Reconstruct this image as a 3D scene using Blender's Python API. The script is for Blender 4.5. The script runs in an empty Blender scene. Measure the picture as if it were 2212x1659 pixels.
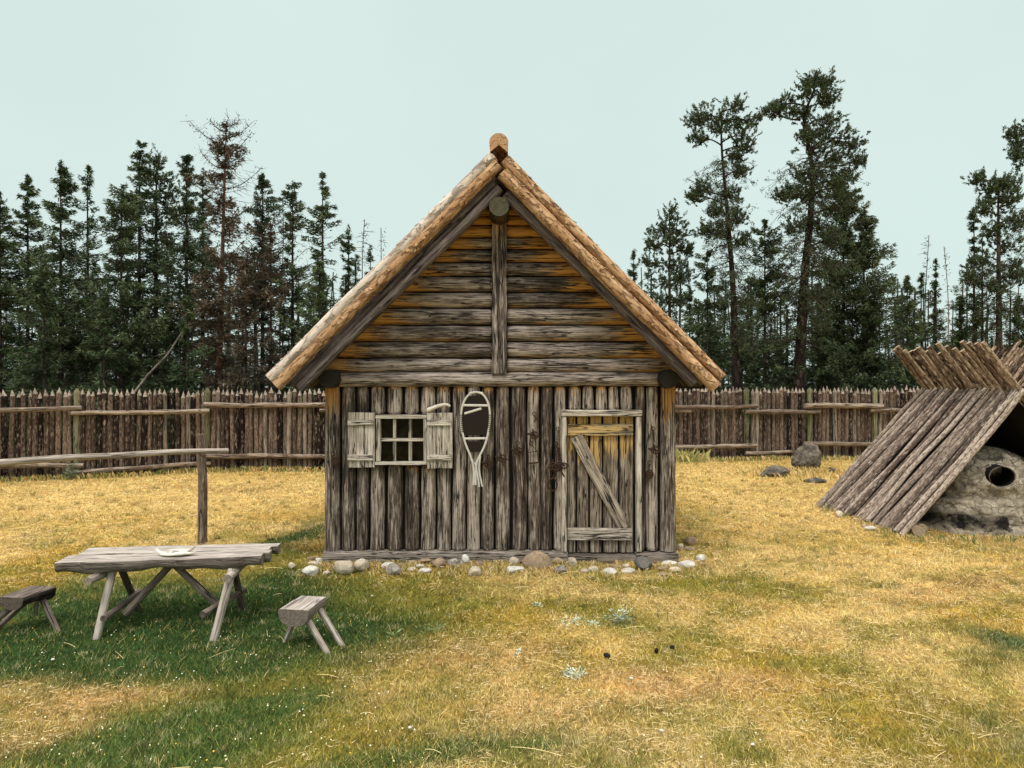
import bpy, math, random
import numpy as np
from mathutils import Vector
R = math.radians
SC = bpy.context.scene
COL = SC.collection

# ------------------------------------------------------------------ camera, sky, sun, exposure
CAM_H = 2.4
FPX = 1597.0            # focal length in the pixels of a 2212 wide picture
cam_d = bpy.data.cameras.new('camera'); cam = bpy.data.objects.new('camera', cam_d); COL.objects.link(cam)
cam.location = (0, 0, CAM_H); cam.rotation_euler = (R(90), 0, 0)
cam_d.sensor_width = 36; cam_d.lens = FPX / 2212 * 36; cam_d.clip_start = .05; cam_d.clip_end = 2000
SC.camera = cam
SC.view_settings.view_transform = 'Standard'; SC.view_settings.look = 'None'
SC.view_settings.exposure = 0.0; SC.view_settings.gamma = 1.0
SC.cycles.max_bounces = 6; SC.cycles.diffuse_bounces = 3; SC.cycles.transparent_max_bounces = 8

SUN_EL, SUN_AZ = R(58), R(200)      # azimuth clockwise from north (+Y): behind the camera, a little to the left
world = bpy.data.worlds.new('World'); SC.world = world; world.use_nodes = True
wn = world.node_tree; wn.nodes.clear()
def wnode(t): return wn.nodes.new(t)
wo = wnode('ShaderNodeOutputWorld'); bg = wnode('ShaderNodeBackground'); bg2 = wnode('ShaderNodeBackground'); ad = wnode('ShaderNodeAddShader')
sky = wnode('ShaderNodeTexSky'); sky.sky_type = 'NISHITA'; sky.sun_disc = False
sky.sun_elevation = SUN_EL; sky.sun_rotation = SUN_AZ; sky.air_density = 1; sky.dust_density = 3
bg.inputs['Strength'].default_value = 0.012
wn.links.new(sky.outputs[0], bg.inputs['Color'])
tc = wnode('ShaderNodeTexCoord'); sp = wnode('ShaderNodeSeparateXYZ'); rp = wnode('ShaderNodeValToRGB')
wn.links.new(tc.outputs['Generated'], sp.inputs[0]); wn.links.new(sp.outputs['Z'], rp.inputs[0])
# cloud layer: even pale band low down, thinner and brighter overhead
e = rp.color_ramp.elements
e[0].position = 0.0; e[0].color = (.66, .80, .75, 1)
e[1].position = 1.0; e[1].color = (3.0, 2.75, 2.6, 1)
x = e.new(.50); x.color = (.66, .785, .74, 1)
x = e.new(.62); x.color = (1.5, 1.45, 1.38, 1)
cn = wnode('ShaderNodeTexNoise'); cn.inputs['Scale'].default_value = 2.2; cn.inputs['Detail'].default_value = 4; wn.links.new(tc.outputs['Generated'], cn.inputs['Vector'])
cm = wnode('ShaderNodeMapRange'); cm.inputs['From Min'].default_value = .3; cm.inputs['From Max'].default_value = .7; cm.inputs['To Min'].default_value = .965; cm.inputs['To Max'].default_value = 1.035; wn.links.new(cn.outputs[0], cm.inputs[0])
cs = wnode('ShaderNodeVectorMath'); cs.operation = 'SCALE'; wn.links.new(rp.outputs[0], cs.inputs[0]); wn.links.new(cm.outputs[0], cs.inputs['Scale'])
wn.links.new(cs.outputs[0], bg2.inputs['Color']); bg2.inputs['Strength'].default_value = 1.0
wn.links.new(bg.outputs[0], ad.inputs[0]); wn.links.new(bg2.outputs[0], ad.inputs[1]); wn.links.new(ad.outputs[0], wo.inputs[0])

sd = bpy.data.lights.new('sun', 'SUN'); so = bpy.data.objects.new('sun', sd); COL.objects.link(so)
sd.energy = 1.5; sd.angle = R(14); sd.color = (1, .96, .9)
dirv = Vector((math.sin(SUN_AZ) * math.cos(SUN_EL), math.cos(SUN_AZ) * math.cos(SUN_EL), math.sin(SUN_EL)))
so.rotation_euler = dirv.to_track_quat('Z', 'Y').to_euler(); so.location = (0, 0, 30)

# ------------------------------------------------------------------ helpers
def P(x, y, Y):
    "the point at depth Y behind picture position (x, y) of the survey picture"
    return np.array([(x - 1106) * Y / FPX, Y, CAM_H - (y - 829.5) * Y / FPX])
def GP(x, y):
    Y = CAM_H * FPX / (y - 829.5)
    return (x - 1106) * Y / FPX, Y
RNG = np.random.default_rng(7)

_tab = np.random.default_rng(99).random((256, 256))
def vnoise(x, y):
    x = np.asarray(x, float); y = np.asarray(y, float)
    xi = np.floor(x).astype(int); yi = np.floor(y).astype(int); fx = x - xi; fy = y - yi
    fx = fx * fx * (3 - 2 * fx); fy = fy * fy * (3 - 2 * fy)
    a = _tab[xi % 256, yi % 256]; b = _tab[(xi + 1) % 256, yi % 256]; c = _tab[xi % 256, (yi + 1) % 256]; d = _tab[(xi + 1) % 256, (yi + 1) % 256]
    return (a * (1 - fx) + b * fx) * (1 - fy) + (c * (1 - fx) + d * fx) * fy
def fbm(x, y, o=4):
    s = 0; a = .5; t = 0
    for i in range(o):
        s = s + a * vnoise(x * 2 ** i + 17.3 * i, y * 2 ** i + 5.1 * i); t += a; a *= .55
    return s / t

def tag(o, label=None, cat=None, group=None, kind=None):
    if label: o['label'] = label
    if cat: o['category'] = cat
    if group: o['group'] = group
    if kind: o['kind'] = kind
    return o
def empty(name, loc, label, cat, group=None):
    o = bpy.data.objects.new(name, None); COL.objects.link(o); o.location = [float(c) for c in loc]; o.empty_display_size = .1
    return tag(o, label, cat, group)
def wloc(o):
    v = np.zeros(3)
    while o: v += np.array(o.location); o = o.parent
    return v

class MB:
    def __init__(s): s.v = []; s.f = []; s.gc = []; s.d = []; s.sm = []; s.n = 0
    def add(s, v, f, gc=None, dat=None, smooth=True):
        v = np.asarray(v, float); k = len(v)
        s.v.append(v); s.f += [tuple(int(i) + s.n for i in q) for q in f]
        s.gc.append(v.copy() if gc is None else np.asarray(gc, float))
        if dat is None: dat = (0, 0, .5, 0)
        dat = np.asarray(dat, float)
        if dat.ndim == 1: dat = np.tile(dat, (k, 1))
        s.d.append(dat)
        s.sm += [smooth] * len(f) if isinstance(smooth, bool) else list(smooth); s.n += k
    def tube(s, pts, rad, sides=14, rough=.05, seed=None, cap=True, fresh=None, tone=None, squash=(1, 1), bev=0, bark=0., up=None, step=.08, arc=None, wob=0.):
        """log / pole / cord through pts; fresh(t) gives the amount of bare new wood along it"""
        rg = np.random.default_rng(int(RNG.integers(1e9)) if seed is None else seed)
        pts = np.asarray(pts, float); rad = np.asarray(rad, float) * np.ones(len(pts))
        seg = np.linalg.norm(np.diff(pts, axis=0), axis=1); cum = np.r_[0, np.cumsum(seg)]; L = cum[-1]
        n = max(len(pts), int(L / step) + 1, 2); t = np.linspace(0, L, n)
        if bev: t = np.unique(np.r_[t, bev, L - bev]); n = len(t)
        c = np.stack([np.interp(t, cum, pts[:, i]) for i in range(3)], 1)
        if len(pts) > 2 and n > len(pts):
            for _ in range(2): c[1:-1] = (c[:-2] + 2 * c[1:-1] + c[2:]) / 4
        r = np.interp(t, cum, rad)
        tan = np.gradient(c, axis=0); tan /= np.linalg.norm(tan, axis=1)[:, None] + 1e-12
        ref = np.array([0, 0, 1.]) if up is None else np.array(up, float)
        if up is None and abs(tan[0] @ ref) > .9: ref = np.array([0, 1., 0])
        A = np.cross(tan, ref); A /= np.linalg.norm(A, axis=1)[:, None] + 1e-12; B = np.cross(tan, A)
        if wob:
            for ax in (A, B):
                ph = rg.random(3) * 6.28; w = wob * (np.sin(t * 1.7 + ph[0]) + .6 * np.sin(t * 3.9 + ph[1]))
                w = w - np.interp(t, [0, L], [w[0], w[-1]]); c = c + ax * w[:, None]
        if bev:
            r = r.copy(); r[0] *= .8; r[-1] *= .8
        th = np.arange(sides) * 2 * math.pi / sides + rg.random() * .2
        T, H = np.meshgrid(t, th, indexing='ij')
        m = np.zeros_like(T)
        for k in range(6):
            fr = rg.uniform(.7, 9); kk = rg.integers(0, 4); m += np.sin(T * fr + rg.random() * 6.28 + kk * H + rg.random()) / (1 + fr * .18)
        rr = r[:, None] * (1 + rough * m * .35 + rough * .45 * (rg.random(T.shape) - .5))
        for k in range(int(L * 1.2 * (rough > .03))):     # knots
            t0 = rg.random() * L; h0 = rg.random() * 6.28
            rr *= 1 + .10 * rg.random() * np.exp(-((T - t0) / .05) ** 2 - (np.angle(np.exp(1j * (H - h0))) / .45) ** 2)
        ca = np.cos(H) * rr * squash[0]; cb = np.sin(H) * rr * squash[1]
        v = c[:, None, :] + A[:, None, :] * ca[..., None] + B[:, None, :] * cb[..., None]
        off = rg.random() * 500
        gc = np.stack([ca, cb, T + off], -1)
        fr_ = np.zeros(n) if fresh is None else np.array([fresh(q / L) for q in t])
        tn = rg.random() if tone is None else tone
        dat = np.zeros((n, sides, 4)); dat[..., 0] = fr_[:, None]; dat[..., 2] = tn; dat[..., 3] = bark
        F = []
        for i in range(n - 1):
            for j in range(sides):
                a = i * sides + j; b = i * sides + (j + 1) % sides; F.append((a, b, b + sides, a + sides))
        s.add(v.reshape(-1, 3), F, gc.reshape(-1, 3), dat.reshape(-1, 4))
        if cap:
            for e_, i in ((0, 0), (1, n - 1)):
                ring = v[i]; cc = ring.mean(0); g = gc[i].copy(); g0 = g.mean(0)
                vv = np.vstack([ring, [cc]]); gg = np.vstack([g, [g0]]); dd = np.tile([fr_[i], 1, tn, 0], (sides + 1, 1))
                ff = [(j, (j + 1) % sides, sides) if e_ else ((j + 1) % sides, j, sides) for j in range(sides)]
                s.add(vv, ff, gg, dd, False)
    def box(s, c, size, rot=None, grain=2, fresh=0., tone=None, nick=.0, taper=None):
        """c centre; size xyz; rot 3x3; grain = axis of the wood grain; edges are slightly worn"""
        rg = np.random.default_rng(int(RNG.integers(1e9)))
        hx, hy, hz = [q / 2 for q in size]; b = min(hx, hy, hz) * .22
        ax = [np.array([-hx, -hx + b, hx - b, hx]), np.array([-hy, -hy + b, hy - b, hy]), np.array([-hz, -hz + b, hz - b, hz])]
        ns = [4, 4, 4]
        L = size[grain]; m = max(2, int(L / .12)); h_ = L / 2
        ax[grain] = np.r_[-h_, np.linspace(-h_ + b, h_ - b, m), h_]
        nx, ny, nz = len(ax[0]), len(ax[1]), len(ax[2])
        idx = {}; V = []; F = []
        def vid(i, j, k):
            if (i, j, k) not in idx:
                p = np.array([ax[0][i], ax[1][j], ax[2][k]])
                ex = (i in (0, nx - 1)) + (j in (0, ny - 1)) + (k in (0, nz - 1))
                if ex >= 2:
                    for a_, ii, nn in ((0, i, nx), (1, j, ny), (2, k, nz)):
                        if ii in (0, nn - 1): p[a_] *= 1 - b * .55 / max(abs(p[a_]), 1e-6)
                idx[(i, j, k)] = len(V); V.append(p)
            return idx[(i, j, k)]
        for j in range(ny - 1):
            for k in range(nz - 1):
                F.append((vid(0, j, k), vid(0, j, k + 1), vid(0, j + 1, k + 1), vid(0, j + 1, k)))
                F.append((vid(nx - 1, j, k), vid(nx - 1, j + 1, k), vid(nx - 1, j + 1, k + 1), vid(nx - 1, j, k + 1)))
        for i in range(nx - 1):
            for k in range(nz - 1):
                F.append((vid(i, 0, k), vid(i + 1, 0, k), vid(i + 1, 0, k + 1), vid(i, 0, k + 1)))
                F.append((vid(i, ny - 1, k), vid(i, ny - 1, k + 1), vid(i + 1, ny - 1, k + 1), vid(i + 1, ny - 1, k)))
            for j in range(ny - 1):
                F.append((vid(i, j, 0), vid(i, j + 1, 0), vid(i + 1, j + 1, 0), vid(i + 1, j, 0)))
                F.append((vid(i, j, nz - 1), vid(i + 1, j, nz - 1), vid(i + 1, j + 1, nz - 1), vid(i, j + 1, nz - 1)))
        V = np.array(V)
        if taper: V[:, 0] *= 1 + taper * V[:, grain] / h_
        if nick:
            g = V[:, grain]
            for a_ in range(3):
                if a_ != grain:
                    V[:, a_] += np.sign(V[:, a_]) * nick * (np.sin(g * 9 + rg.random() * 6) * .5 + np.sin(g * 23 + rg.random() * 6) * .3 + rg.normal(0, .25, len(V)))
        order = [q for q in range(3) if q != grain] + [grain]
        gc = V[:, order].copy(); gc[:, 2] += rg.random() * 500; gc[:, 0] += rg.random() * 3
        if rot is not None: V = V @ np.asarray(rot).T
        tn = rg.random() if tone is None else tone
        dat = np.zeros((len(V), 4)); dat[:, 2] = tn
        dat[:, 0] = fresh if not callable(fresh) else [fresh(q) for q in (gc[:, 2] - gc[:, 2].min()) / L]
        s.add(V + np.asarray(c), F, gc, dat, False)
    def build(s, name, mat, parent=None, origin=None):
        v = np.vstack(s.v)
        if parent is not None: o0 = wloc(parent)
        elif origin is not None: o0 = np.array(origin, float)
        else:
            lo = v.min(0); hi = v.max(0); o0 = np.array([(lo[0] + hi[0]) / 2, (lo[1] + hi[1]) / 2, lo[2]])
        me = bpy.data.meshes.new(name); me.from_pydata((v - o0).tolist(), [], s.f)
        a = me.attributes.new('gc', 'FLOAT_VECTOR', 'POINT'); a.data.foreach_set('vector', np.vstack(s.gc).astype(np.float32).ravel())
        a = me.attributes.new('dat', 'FLOAT_COLOR', 'POINT'); a.data.foreach_set('color', np.vstack(s.d).astype(np.float32).ravel())
        me.polygons.foreach_set('use_smooth', s.sm); me.materials.append(mat); me.update()
        o = bpy.data.objects.new(name, me); COL.objects.link(o)
        if parent is not None: o.parent = parent
        else: o.location = o0.tolist()
        return o

def fastmesh(name, V, F3, mat, col=None, parent=None, origin=(0, 0, 0), smooth=False):
    "triangle soup; V (n,3), F3 (m,3), col (n,4) vertex colours"
    V = np.asarray(V, np.float32) - np.asarray(wloc(parent) if parent is not None else origin, np.float32)
    F3 = np.asarray(F3, np.int32); me = bpy.data.meshes.new(name)
    me.vertices.add(len(V)); me.vertices.foreach_set('co', V.ravel())
    me.loops.add(F3.size); me.loops.foreach_set('vertex_index', F3.ravel())
    me.polygons.add(len(F3)); me.polygons.foreach_set('loop_start', np.arange(0, F3.size, 3, dtype=np.int32))
    me.polygons.foreach_set('use_smooth', [smooth] * len(F3))
    if col is not None:
        a = me.attributes.new('dat', 'FLOAT_COLOR', 'POINT'); a.data.foreach_set('color', np.asarray(col, np.float32).ravel())
    me.materials.append(mat); me.update(calc_edges=True); me.validate()
    o = bpy.data.objects.new(name, me); COL.objects.link(o)
    if parent is not None: o.parent = parent
    else: o.location = origin
    return o

# ------------------------------------------------------------------ materials
class NT:
    def __init__(s, name):
        s.m = bpy.data.materials.new(name); s.m.use_nodes = True; s.t = s.m.node_tree; s.t.nodes.clear()
        s.out = s.t.nodes.new('ShaderNodeOutputMaterial'); s.b = s.t.nodes.new('ShaderNodeBsdfPrincipled')
        s.t.links.new(s.b.outputs[0], s.out.inputs[0])
    def put(s, sock, val):
        if isinstance(val, bpy.types.NodeSocket): s.t.links.new(val, sock)
        elif val is not None:
            if sock.type == 'RGBA' and len(val) == 3: val = (*val, 1)
            sock.default_value = val
    def math(s, op, a, b=None, c=None, clamp=False):
        n = s.t.nodes.new('ShaderNodeMath'); n.operation = op; n.use_clamp = clamp
        for i, q in enumerate((a, b, c)):
            if q is not None: s.put(n.inputs[i], q)
        return n.outputs[0]
    def vmul(s, a, v):
        n = s.t.nodes.new('ShaderNodeVectorMath'); n.operation = 'MULTIPLY'; s.put(n.inputs[0], a); n.inputs[1].default_value = v; return n.outputs[0]
    def vadd(s, a, b):
        n = s.t.nodes.new('ShaderNodeVectorMath'); n.operation = 'ADD'; s.put(n.inputs[0], a); s.put(n.inputs[1], b); return n.outputs[0]
    def attr(s, name):
        n = s.t.nodes.new('ShaderNodeAttribute'); n.attribute_name = name; return n
    def noise(s, vec, scale=1., detail=4, rough=.55, dist=0.):
        n = s.t.nodes.new('ShaderNodeTexNoise'); s.put(n.inputs['Vector'], vec); n.inputs['Scale'].default_value = scale
        n.inputs['Detail'].default_value = detail; n.inputs['Roughness'].default_value = rough; n.inputs['Distortion'].default_value = dist
        return n
    def voro(s, vec, scale=1., feature='F1', rnd=1.):
        n = s.t.nodes.new('ShaderNodeTexVoronoi'); n.feature = feature; s.put(n.inputs['Vector'], vec); n.inputs['Scale'].default_value = scale
        n.inputs['Randomness'].default_value = rnd; return n
    def ramp(s, fac, stops, interp='LINEAR'):
        n = s.t.nodes.new('ShaderNodeValToRGB'); s.put(n.inputs[0], fac); e = n.color_ramp.elements; n.color_ramp.interpolation = interp
        while len(e) < len(stops): e.new(.5)
        for q, (p, c) in zip(e, stops): q.position = p; q.color = (*c, 1) if not isinstance(c, (int, float)) else (c, c, c, 1)
        return n.outputs[0]
    def mix(s, fac, a, b, mode='MIX'):
        n = s.t.nodes.new('ShaderNodeMix'); n.data_type = 'RGBA'; n.blend_type = mode; n.clamp_factor = True
        s.put(n.inputs[0], fac); s.put(n.inputs[6], a); s.put(n.inputs[7], b); return n.outputs[2]
    def sep(s, c):
        n = s.t.nodes.new('ShaderNodeSeparateColor'); s.put(n.inputs[0], c); return n.outputs
    def smooth(s, v, a, b, lo=0., hi=1.):
        n = s.t.nodes.new('ShaderNodeMapRange'); n.interpolation_type = 'SMOOTHSTEP'; s.put(n.inputs['Value'], v)
        n.inputs['From Min'].default_value = a; n.inputs['From Max'].default_value = b; n.inputs['To Min'].default_value = lo; n.inputs['To Max'].default_value = hi
        return n.outputs[0]
    def bump(s, h, dist=.01, strength=1., normal=None):
        n = s.t.nodes.new('ShaderNodeBump'); n.inputs['Distance'].default_value = dist; n.inputs['Strength'].default_value = strength
        s.put(n.inputs['Height'], h)
        if normal is not None: s.put(n.inputs['Normal'], normal)
        return n.outputs[0]
    def fin(s, col, rough=.85, normal=None, spec=.2):
        s.put(s.b.inputs['Base Color'], col); s.put(s.b.inputs['Roughness'], rough); s.b.inputs['Specular IOR Level'].default_value = spec
        if normal is not None: s.put(s.b.inputs['Normal'], normal)
        return s.m

def wood(name, dark, mid, light, fresh=(.42, .20, .05), cap=(.20, .15, .10), crack=1., contrast=1., bark=((.10, .065, .045), (.22, .15, .11))):
    s = NT(name); g = s.attr('gc').outputs['Vector']; D = s.sep(s.attr('dat').outputs['Color']); al = s.attr('dat').outputs['Alpha']
    f1 = s.noise(s.vmul(g, (30, 30, 1.7)), 1, 6, .66, .6).outputs[0]
    f2 = s.noise(s.vmul(g, (95, 95, 4.)), 1, 4, .65, .3).outputs[0]
    f3 = s.noise(s.vmul(g, (6, 6, 2.4)), 1, 5, .7).outputs[0]
    v = s.math('ADD', s.math('MULTIPLY', f1, .46), s.math('ADD', s.math('MULTIPLY', f2, .42), s.math('MULTIPLY', f3, .34)))
    v = s.math('ADD', v, s.math('MULTIPLY', s.math('SUBTRACT', D[2], .5), .17))
    v = s.math('ADD', s.math('MULTIPLY', s.math('SUBTRACT', v, .60), contrast), .5)
    c = s.ramp(v, [(.30, dark), (.5, mid), (.68, light)])
    # splits
    n4 = s.noise(s.vmul(g, (15, 15, .7)), 1, 3, .55, .3).outputs[0]
    ck = s.smooth(s.math('ABSOLUTE', s.math('SUBTRACT', n4, .5)), .008, .022)
    n5 = s.noise(s.vmul(g, (110, 110, 3.)), 1, 2, .5).outputs[0]
    ck2 = s.smooth(n5, .30, .42)
    gate = s.smooth(s.noise(s.vmul(g, (6, 6, 1.1)), 1, 2).outputs[0], .36, .46)
    ckm = s.math('MULTIPLY', s.math('SUBTRACT', 1., ck), gate)
    # fresh wood showing through near the ends and undersides
    fm = s.math('ADD', D[0], s.math('ADD', s.math('MULTIPLY', s.math('SUBTRACT', f1, .5), 1.5), s.math('MULTIPLY', s.math('SUBTRACT', f2, .5), .9)))
    fm = s.smooth(fm, .42, .75)
    fc = s.mix(f2, tuple(q * .5 for q in fresh), tuple(min(1, q * 1.5) for q in fresh))
    c = s.mix(fm, c, fc)
    # knots
    vo = s.voro(s.vmul(g, (5.5, 5.5, 2.6)), 1); kd = s.math('ADD', vo.outputs['Distance'], s.math('MULTIPLY', s.math('SUBTRACT', f2, .5), .12))
    kn = s.math('SUBTRACT', 1., s.smooth(kd, .07, .16)); c = s.mix(s.math('MULTIPLY', kn, .75), c, tuple(q * .35 for q in dark))
    c = s.mix(s.math('MULTIPLY', ckm, .92 * crack), c, (.008, .006, .005))
    c = s.mix(s.math('MULTIPLY', s.math('SUBTRACT', 1., ck2), .55 * crack), c, tuple(q * .4 for q in dark))
    # bark left on
    bn = s.noise(s.vmul(g, (22, 22, 12)), 1, 4, .7).outputs[0]
    bm = s.smooth(s.math('ADD', al, s.math('MULTIPLY', s.math('SUBTRACT', f3, .5), 1.6)), .45, .55)
    c = s.mix(bm, c, s.ramp(bn, [(.35, bark[0]), (.62, bark[1])]))
    # cut ends
    x = s.t.nodes.new('ShaderNodeSeparateXYZ'); s.put(x.inputs[0], g)
    rad = s.math('SQRT', s.math('ADD', s.math('MULTIPLY', x.outputs[0], x.outputs[0]), s.math('MULTIPLY', x.outputs[1], x.outputs[1])))
    ring = s.math('SINE', s.math('MULTIPLY', s.math('ADD', rad, s.math('MULTIPLY', s.noise(g, 14, 3).outputs[0], .02)), 420))
    cc = s.mix(s.math('MULTIPLY_ADD', ring, .35, .5), tuple(q * .6 for q in cap), cap)
    en = s.noise(s.vmul(g, (1, 1, 0)), 45, 3).outputs[0]; cc = s.mix(s.smooth(en, .5, .75), cc, tuple(q * .35 for q in cap))
    cc = s.mix(s.smooth(D[0], .3, .8), cc, fresh)
    c = s.mix(D[1], c, cc)
    h = s.math('ADD', s.math('MULTIPLY', f2, .5), s.math('ADD', s.math('MULTIPLY', f1, .7), s.math('MULTIPLY', bm, s.math('MULTIPLY', bn, .8))))
    h = s.math('SUBTRACT', h, s.math('MULTIPLY', ckm, .9))
    return s.fin(c, .82, s.bump(h, .02, .9), .25)

def barkmat(name, dark, mid, light, flake, sc=1., bare=.0, barec=(.3, .2, .1), bumpd=.02):
    s = NT(name); g = s.attr('gc').outputs['Vector']; D = s.sep(s.attr('dat').outputs['Color'])
    a = s.noise(s.vmul(g, (20 * sc, 20 * sc, 5 * sc)), 1, 6, .72, .8).outputs[0]
    b = s.voro(s.vadd(s.vmul(g, (24 * sc, 24 * sc, 8 * sc)), s.noise(g, 18 * sc, 3).outputs[1]), 1)
    w = s.noise(s.vmul(g, (4, 4, 1.2)), 1, 4, .6).outputs[0]
    fine = s.noise(s.vmul(g, (60, 60, 22)), 1, 3, .7).outputs[0]
    v = s.math('ADD', s.math('MULTIPLY', a, .5), s.math('ADD', s.math('MULTIPLY', w, .35), s.math('MULTIPLY', s.math('SUBTRACT', D[2], .5), .30)))
    v = s.math('ADD', v, s.math('MULTIPLY', fine, .15))
    c = s.ramp(v, [(.36, dark), (.5, mid), (.66, light)])
    fl = s.smooth(s.math('ADD', b.outputs['Distance'], s.math('MULTIPLY', fine, .4)), .95, .72, 0, 1)
    fl2 = s.smooth(s.sep(b.outputs['Color'])[0], .78, .84)
    c = s.mix(s.math('MULTIPLY', fl2, .55), c, flake)
    edge = s.smooth(b.outputs['Distance'], .52, .78)
    c = s.mix(s.math('MULTIPLY', edge, .6), c, tuple(q * .35 for q in dark))
    if bare:
        m = s.smooth(s.math('ADD', s.noise(s.vmul(g, (9, 9, 1.6)), 1, 5, .65).outputs[0], s.math('MULTIPLY', D[0], .4)), .66 - bare * .2, .70 - bare * .2)
        c = s.mix(m, c, s.mix(fine, tuple(q * .6 for q in barec), tuple(q * 1.3 for q in barec)))
    x = s.t.nodes.new('ShaderNodeSeparateXYZ'); s.put(x.inputs[0], g)
    rad = s.math('SQRT', s.math('ADD', s.math('MULTIPLY', x.outputs[0], x.outputs[0]), s.math('MULTIPLY', x.outputs[1], x.outputs[1])))
    ring = s.math('SINE', s.math('MULTIPLY', s.math('ADD', rad, s.math('MULTIPLY', s.noise(g, 12, 2).outputs[0], .02)), 420))
    c = s.mix(D[1], c, s.mix(s.math('MULTIPLY_ADD', ring, .3, .5), tuple(q * .65 for q in barec), barec))
    h = s.math('ADD', a, s.math('MULTIPLY', s.math('SUBTRACT', 1., edge), .6))
    h = s.math('ADD', h, s.math('MULTIPLY', fine, .3))
    return s.fin(c, .9, s.bump(h, bumpd, 1.), .15)

M = {}
M['wall'] = wood('weathered_log', (.018, .012, .009), (.125, .094, .072), (.50, .425, .35), fresh=(.46, .245, .085), cap=(.10, .08, .06), contrast=1.75)
M['gable'] = wood('gable_log', (.020, .014, .012), (.135, .107, .090), (.48, .41, .355), fresh=(.62, .33, .105), contrast=1.75)
M['pale'] = wood('silvered_board', (.13, .10, .075), (.40, .345, .28), (.70, .64, .55), fresh=(.62, .42, .17), cap=(.3, .26, .2), contrast=1.5)
M['table'] = wood('table_wood', (.13, .105, .085), (.34, .30, .26), (.60, .56, .50), fresh=(.45, .3, .15), cap=(.26, .22, .18), contrast=.85, crack=.6)
M['table_leg'] = wood('peeled_pole', (.12, .09, .07), (.36, .31, .26), (.62, .57, .50), fresh=(.4, .27, .14), cap=(.40, .34, .27), contrast=.75, crack=.55)
M['dimpole'] = wood('dim_pole', (.030, .022, .017), (.105, .082, .064), (.24, .20, .165), cap=(.15, .12, .09), contrast=1.2)
M['door'] = wood('door_board', (.045, .032, .022), (.20, .160, .120), (.48, .41, .33), fresh=(.54, .345, .13), contrast=1.6)
M['rail'] = wood('fence_rail', (.05, .034, .026), (.22, .165, .125), (.50, .41, .32), fresh=(.5, .25, .09), cap=(.4, .33, .25), contrast=1.2)
M['post'] = wood('treated_post', (.07, .065, .035), (.17, .155, .09), (.30, .28, .17), fresh=(.4, .35, .2), cap=(.4, .38, .28))
M['rafter'] = wood('grey_rafter', (.018, .013, .012), (.105, .084, .078), (.27, .225, .21), fresh=(.35, .28, .15), cap=(.12, .1, .08), contrast=1.1)
M['dark_end'] = wood('dark_beam_end', (.010, .009, .008), (.030, .026, .023), (.075, .065, .055), cap=(.040, .036, .030))
M['sill'] = wood('sill_beam', (.06, .05, .04), (.24, .20, .165), (.46, .41, .35), fresh=(.2, .2, .12), contrast=1.1)
M['bark_orange'] = barkmat('peeling_bark', (.20, .095, .045), (.46, .265, .135), (.68, .46, .27), (.72, .50, .31), 1., .35, (.60, .40, .22), .03)
M['bark_white'] = barkmat('bleached_bark', (.34, .27, .21), (.60, .52, .44), (.74, .67, .60), (.42, .27, .15), .6, .3, (.72, .62, .5), .02)
M['stake'] = barkmat('stake_bark', (.014, .009, .007), (.082, .055, .040), (.24, .170, .127), (.30, .235, .185), 1.5, .12, (.36, .28, .20), .02)
M['stake_pale'] = wood('stripped_stake', (.05, .036, .028), (.20, .155, .120), (.46, .39, .315), fresh=(.5, .25, .09), cap=(.5, .45, .4))
M['pole'] = barkmat('pole_bark', (.12, .088, .068), (.31, .242, .192), (.50, .415, .34), (.58, .49, .41), 2.0, .14, (.55, .46, .38), .02)
M['pole_up'] = barkmat('pole_bark_ochre', (.045, .027, .017), (.19, .125, .080), (.44, .33, .22), (.55, .44, .31), 1.5, .2, (.55, .43, .29), .025)
M['trunk'] = barkmat('tree_bark', (.020, .014, .011), (.060, .040, .032), (.13, .09, .07), (.12, .085, .065), .5, .0, (.2, .14, .1), .03)
M['trunk_red'] = barkmat('red_tree_bark', (.06, .03, .02), (.17, .085, .055), (.27, .16, .11), (.2, .13, .1), .5, .0, (.2, .14, .1), .03)
M['dead'] = barkmat('dead_bark', (.10, .085, .07), (.24, .21, .17), (.40, .36, .30), (.3, .27, .22), .5, .0, (.3, .25, .2), .02)

def simple(name, col, rough=.8, metal=0., var=.3, scale=8, bumpd=.0):
    s = NT(name); t = s.t.nodes.new('ShaderNodeTexCoord').outputs['Object']; n = s.noise(t, scale, 5, .65).outputs[0]
    c = s.mix(n, tuple(q * (1 - var) for q in col), tuple(min(1, q * (1 + var)) for q in col)); s.b.inputs['Metallic'].default_value = metal
    return s.fin(c, rough, s.bump(n, bumpd) if bumpd else None, .3)
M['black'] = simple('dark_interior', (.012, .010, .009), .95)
M['webbing'] = simple('rawhide_lacing', (.030, .021, .016), .8, 0, .4, 30)
M['white_wood'] = simple('painted_bent_wood', (.60, .57, .51), .55, 0, .2, 14, .002)
M['antler'] = simple('antler_bone', (.66, .61, .52), .6, 0, .28, 16, .006)
M['rust'] = simple('rusted_iron', (.050, .026, .016), .75, .3, .6, 40, .003)
M['weed'] = simple('weed_leaf', (.16, .22, .08), .8, 0, .4, 10)
M['silver_leaf'] = simple('silvery_leaf', (.52, .62, .50), .8, 0, .25, 10)
M['silver_dark'] = simple('grey_green_leaf', (.15, .19, .12), .8, 0, .4, 10)
M['nail'] = simple('iron_nail', (.03, .02, .018), .7, .4)
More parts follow.
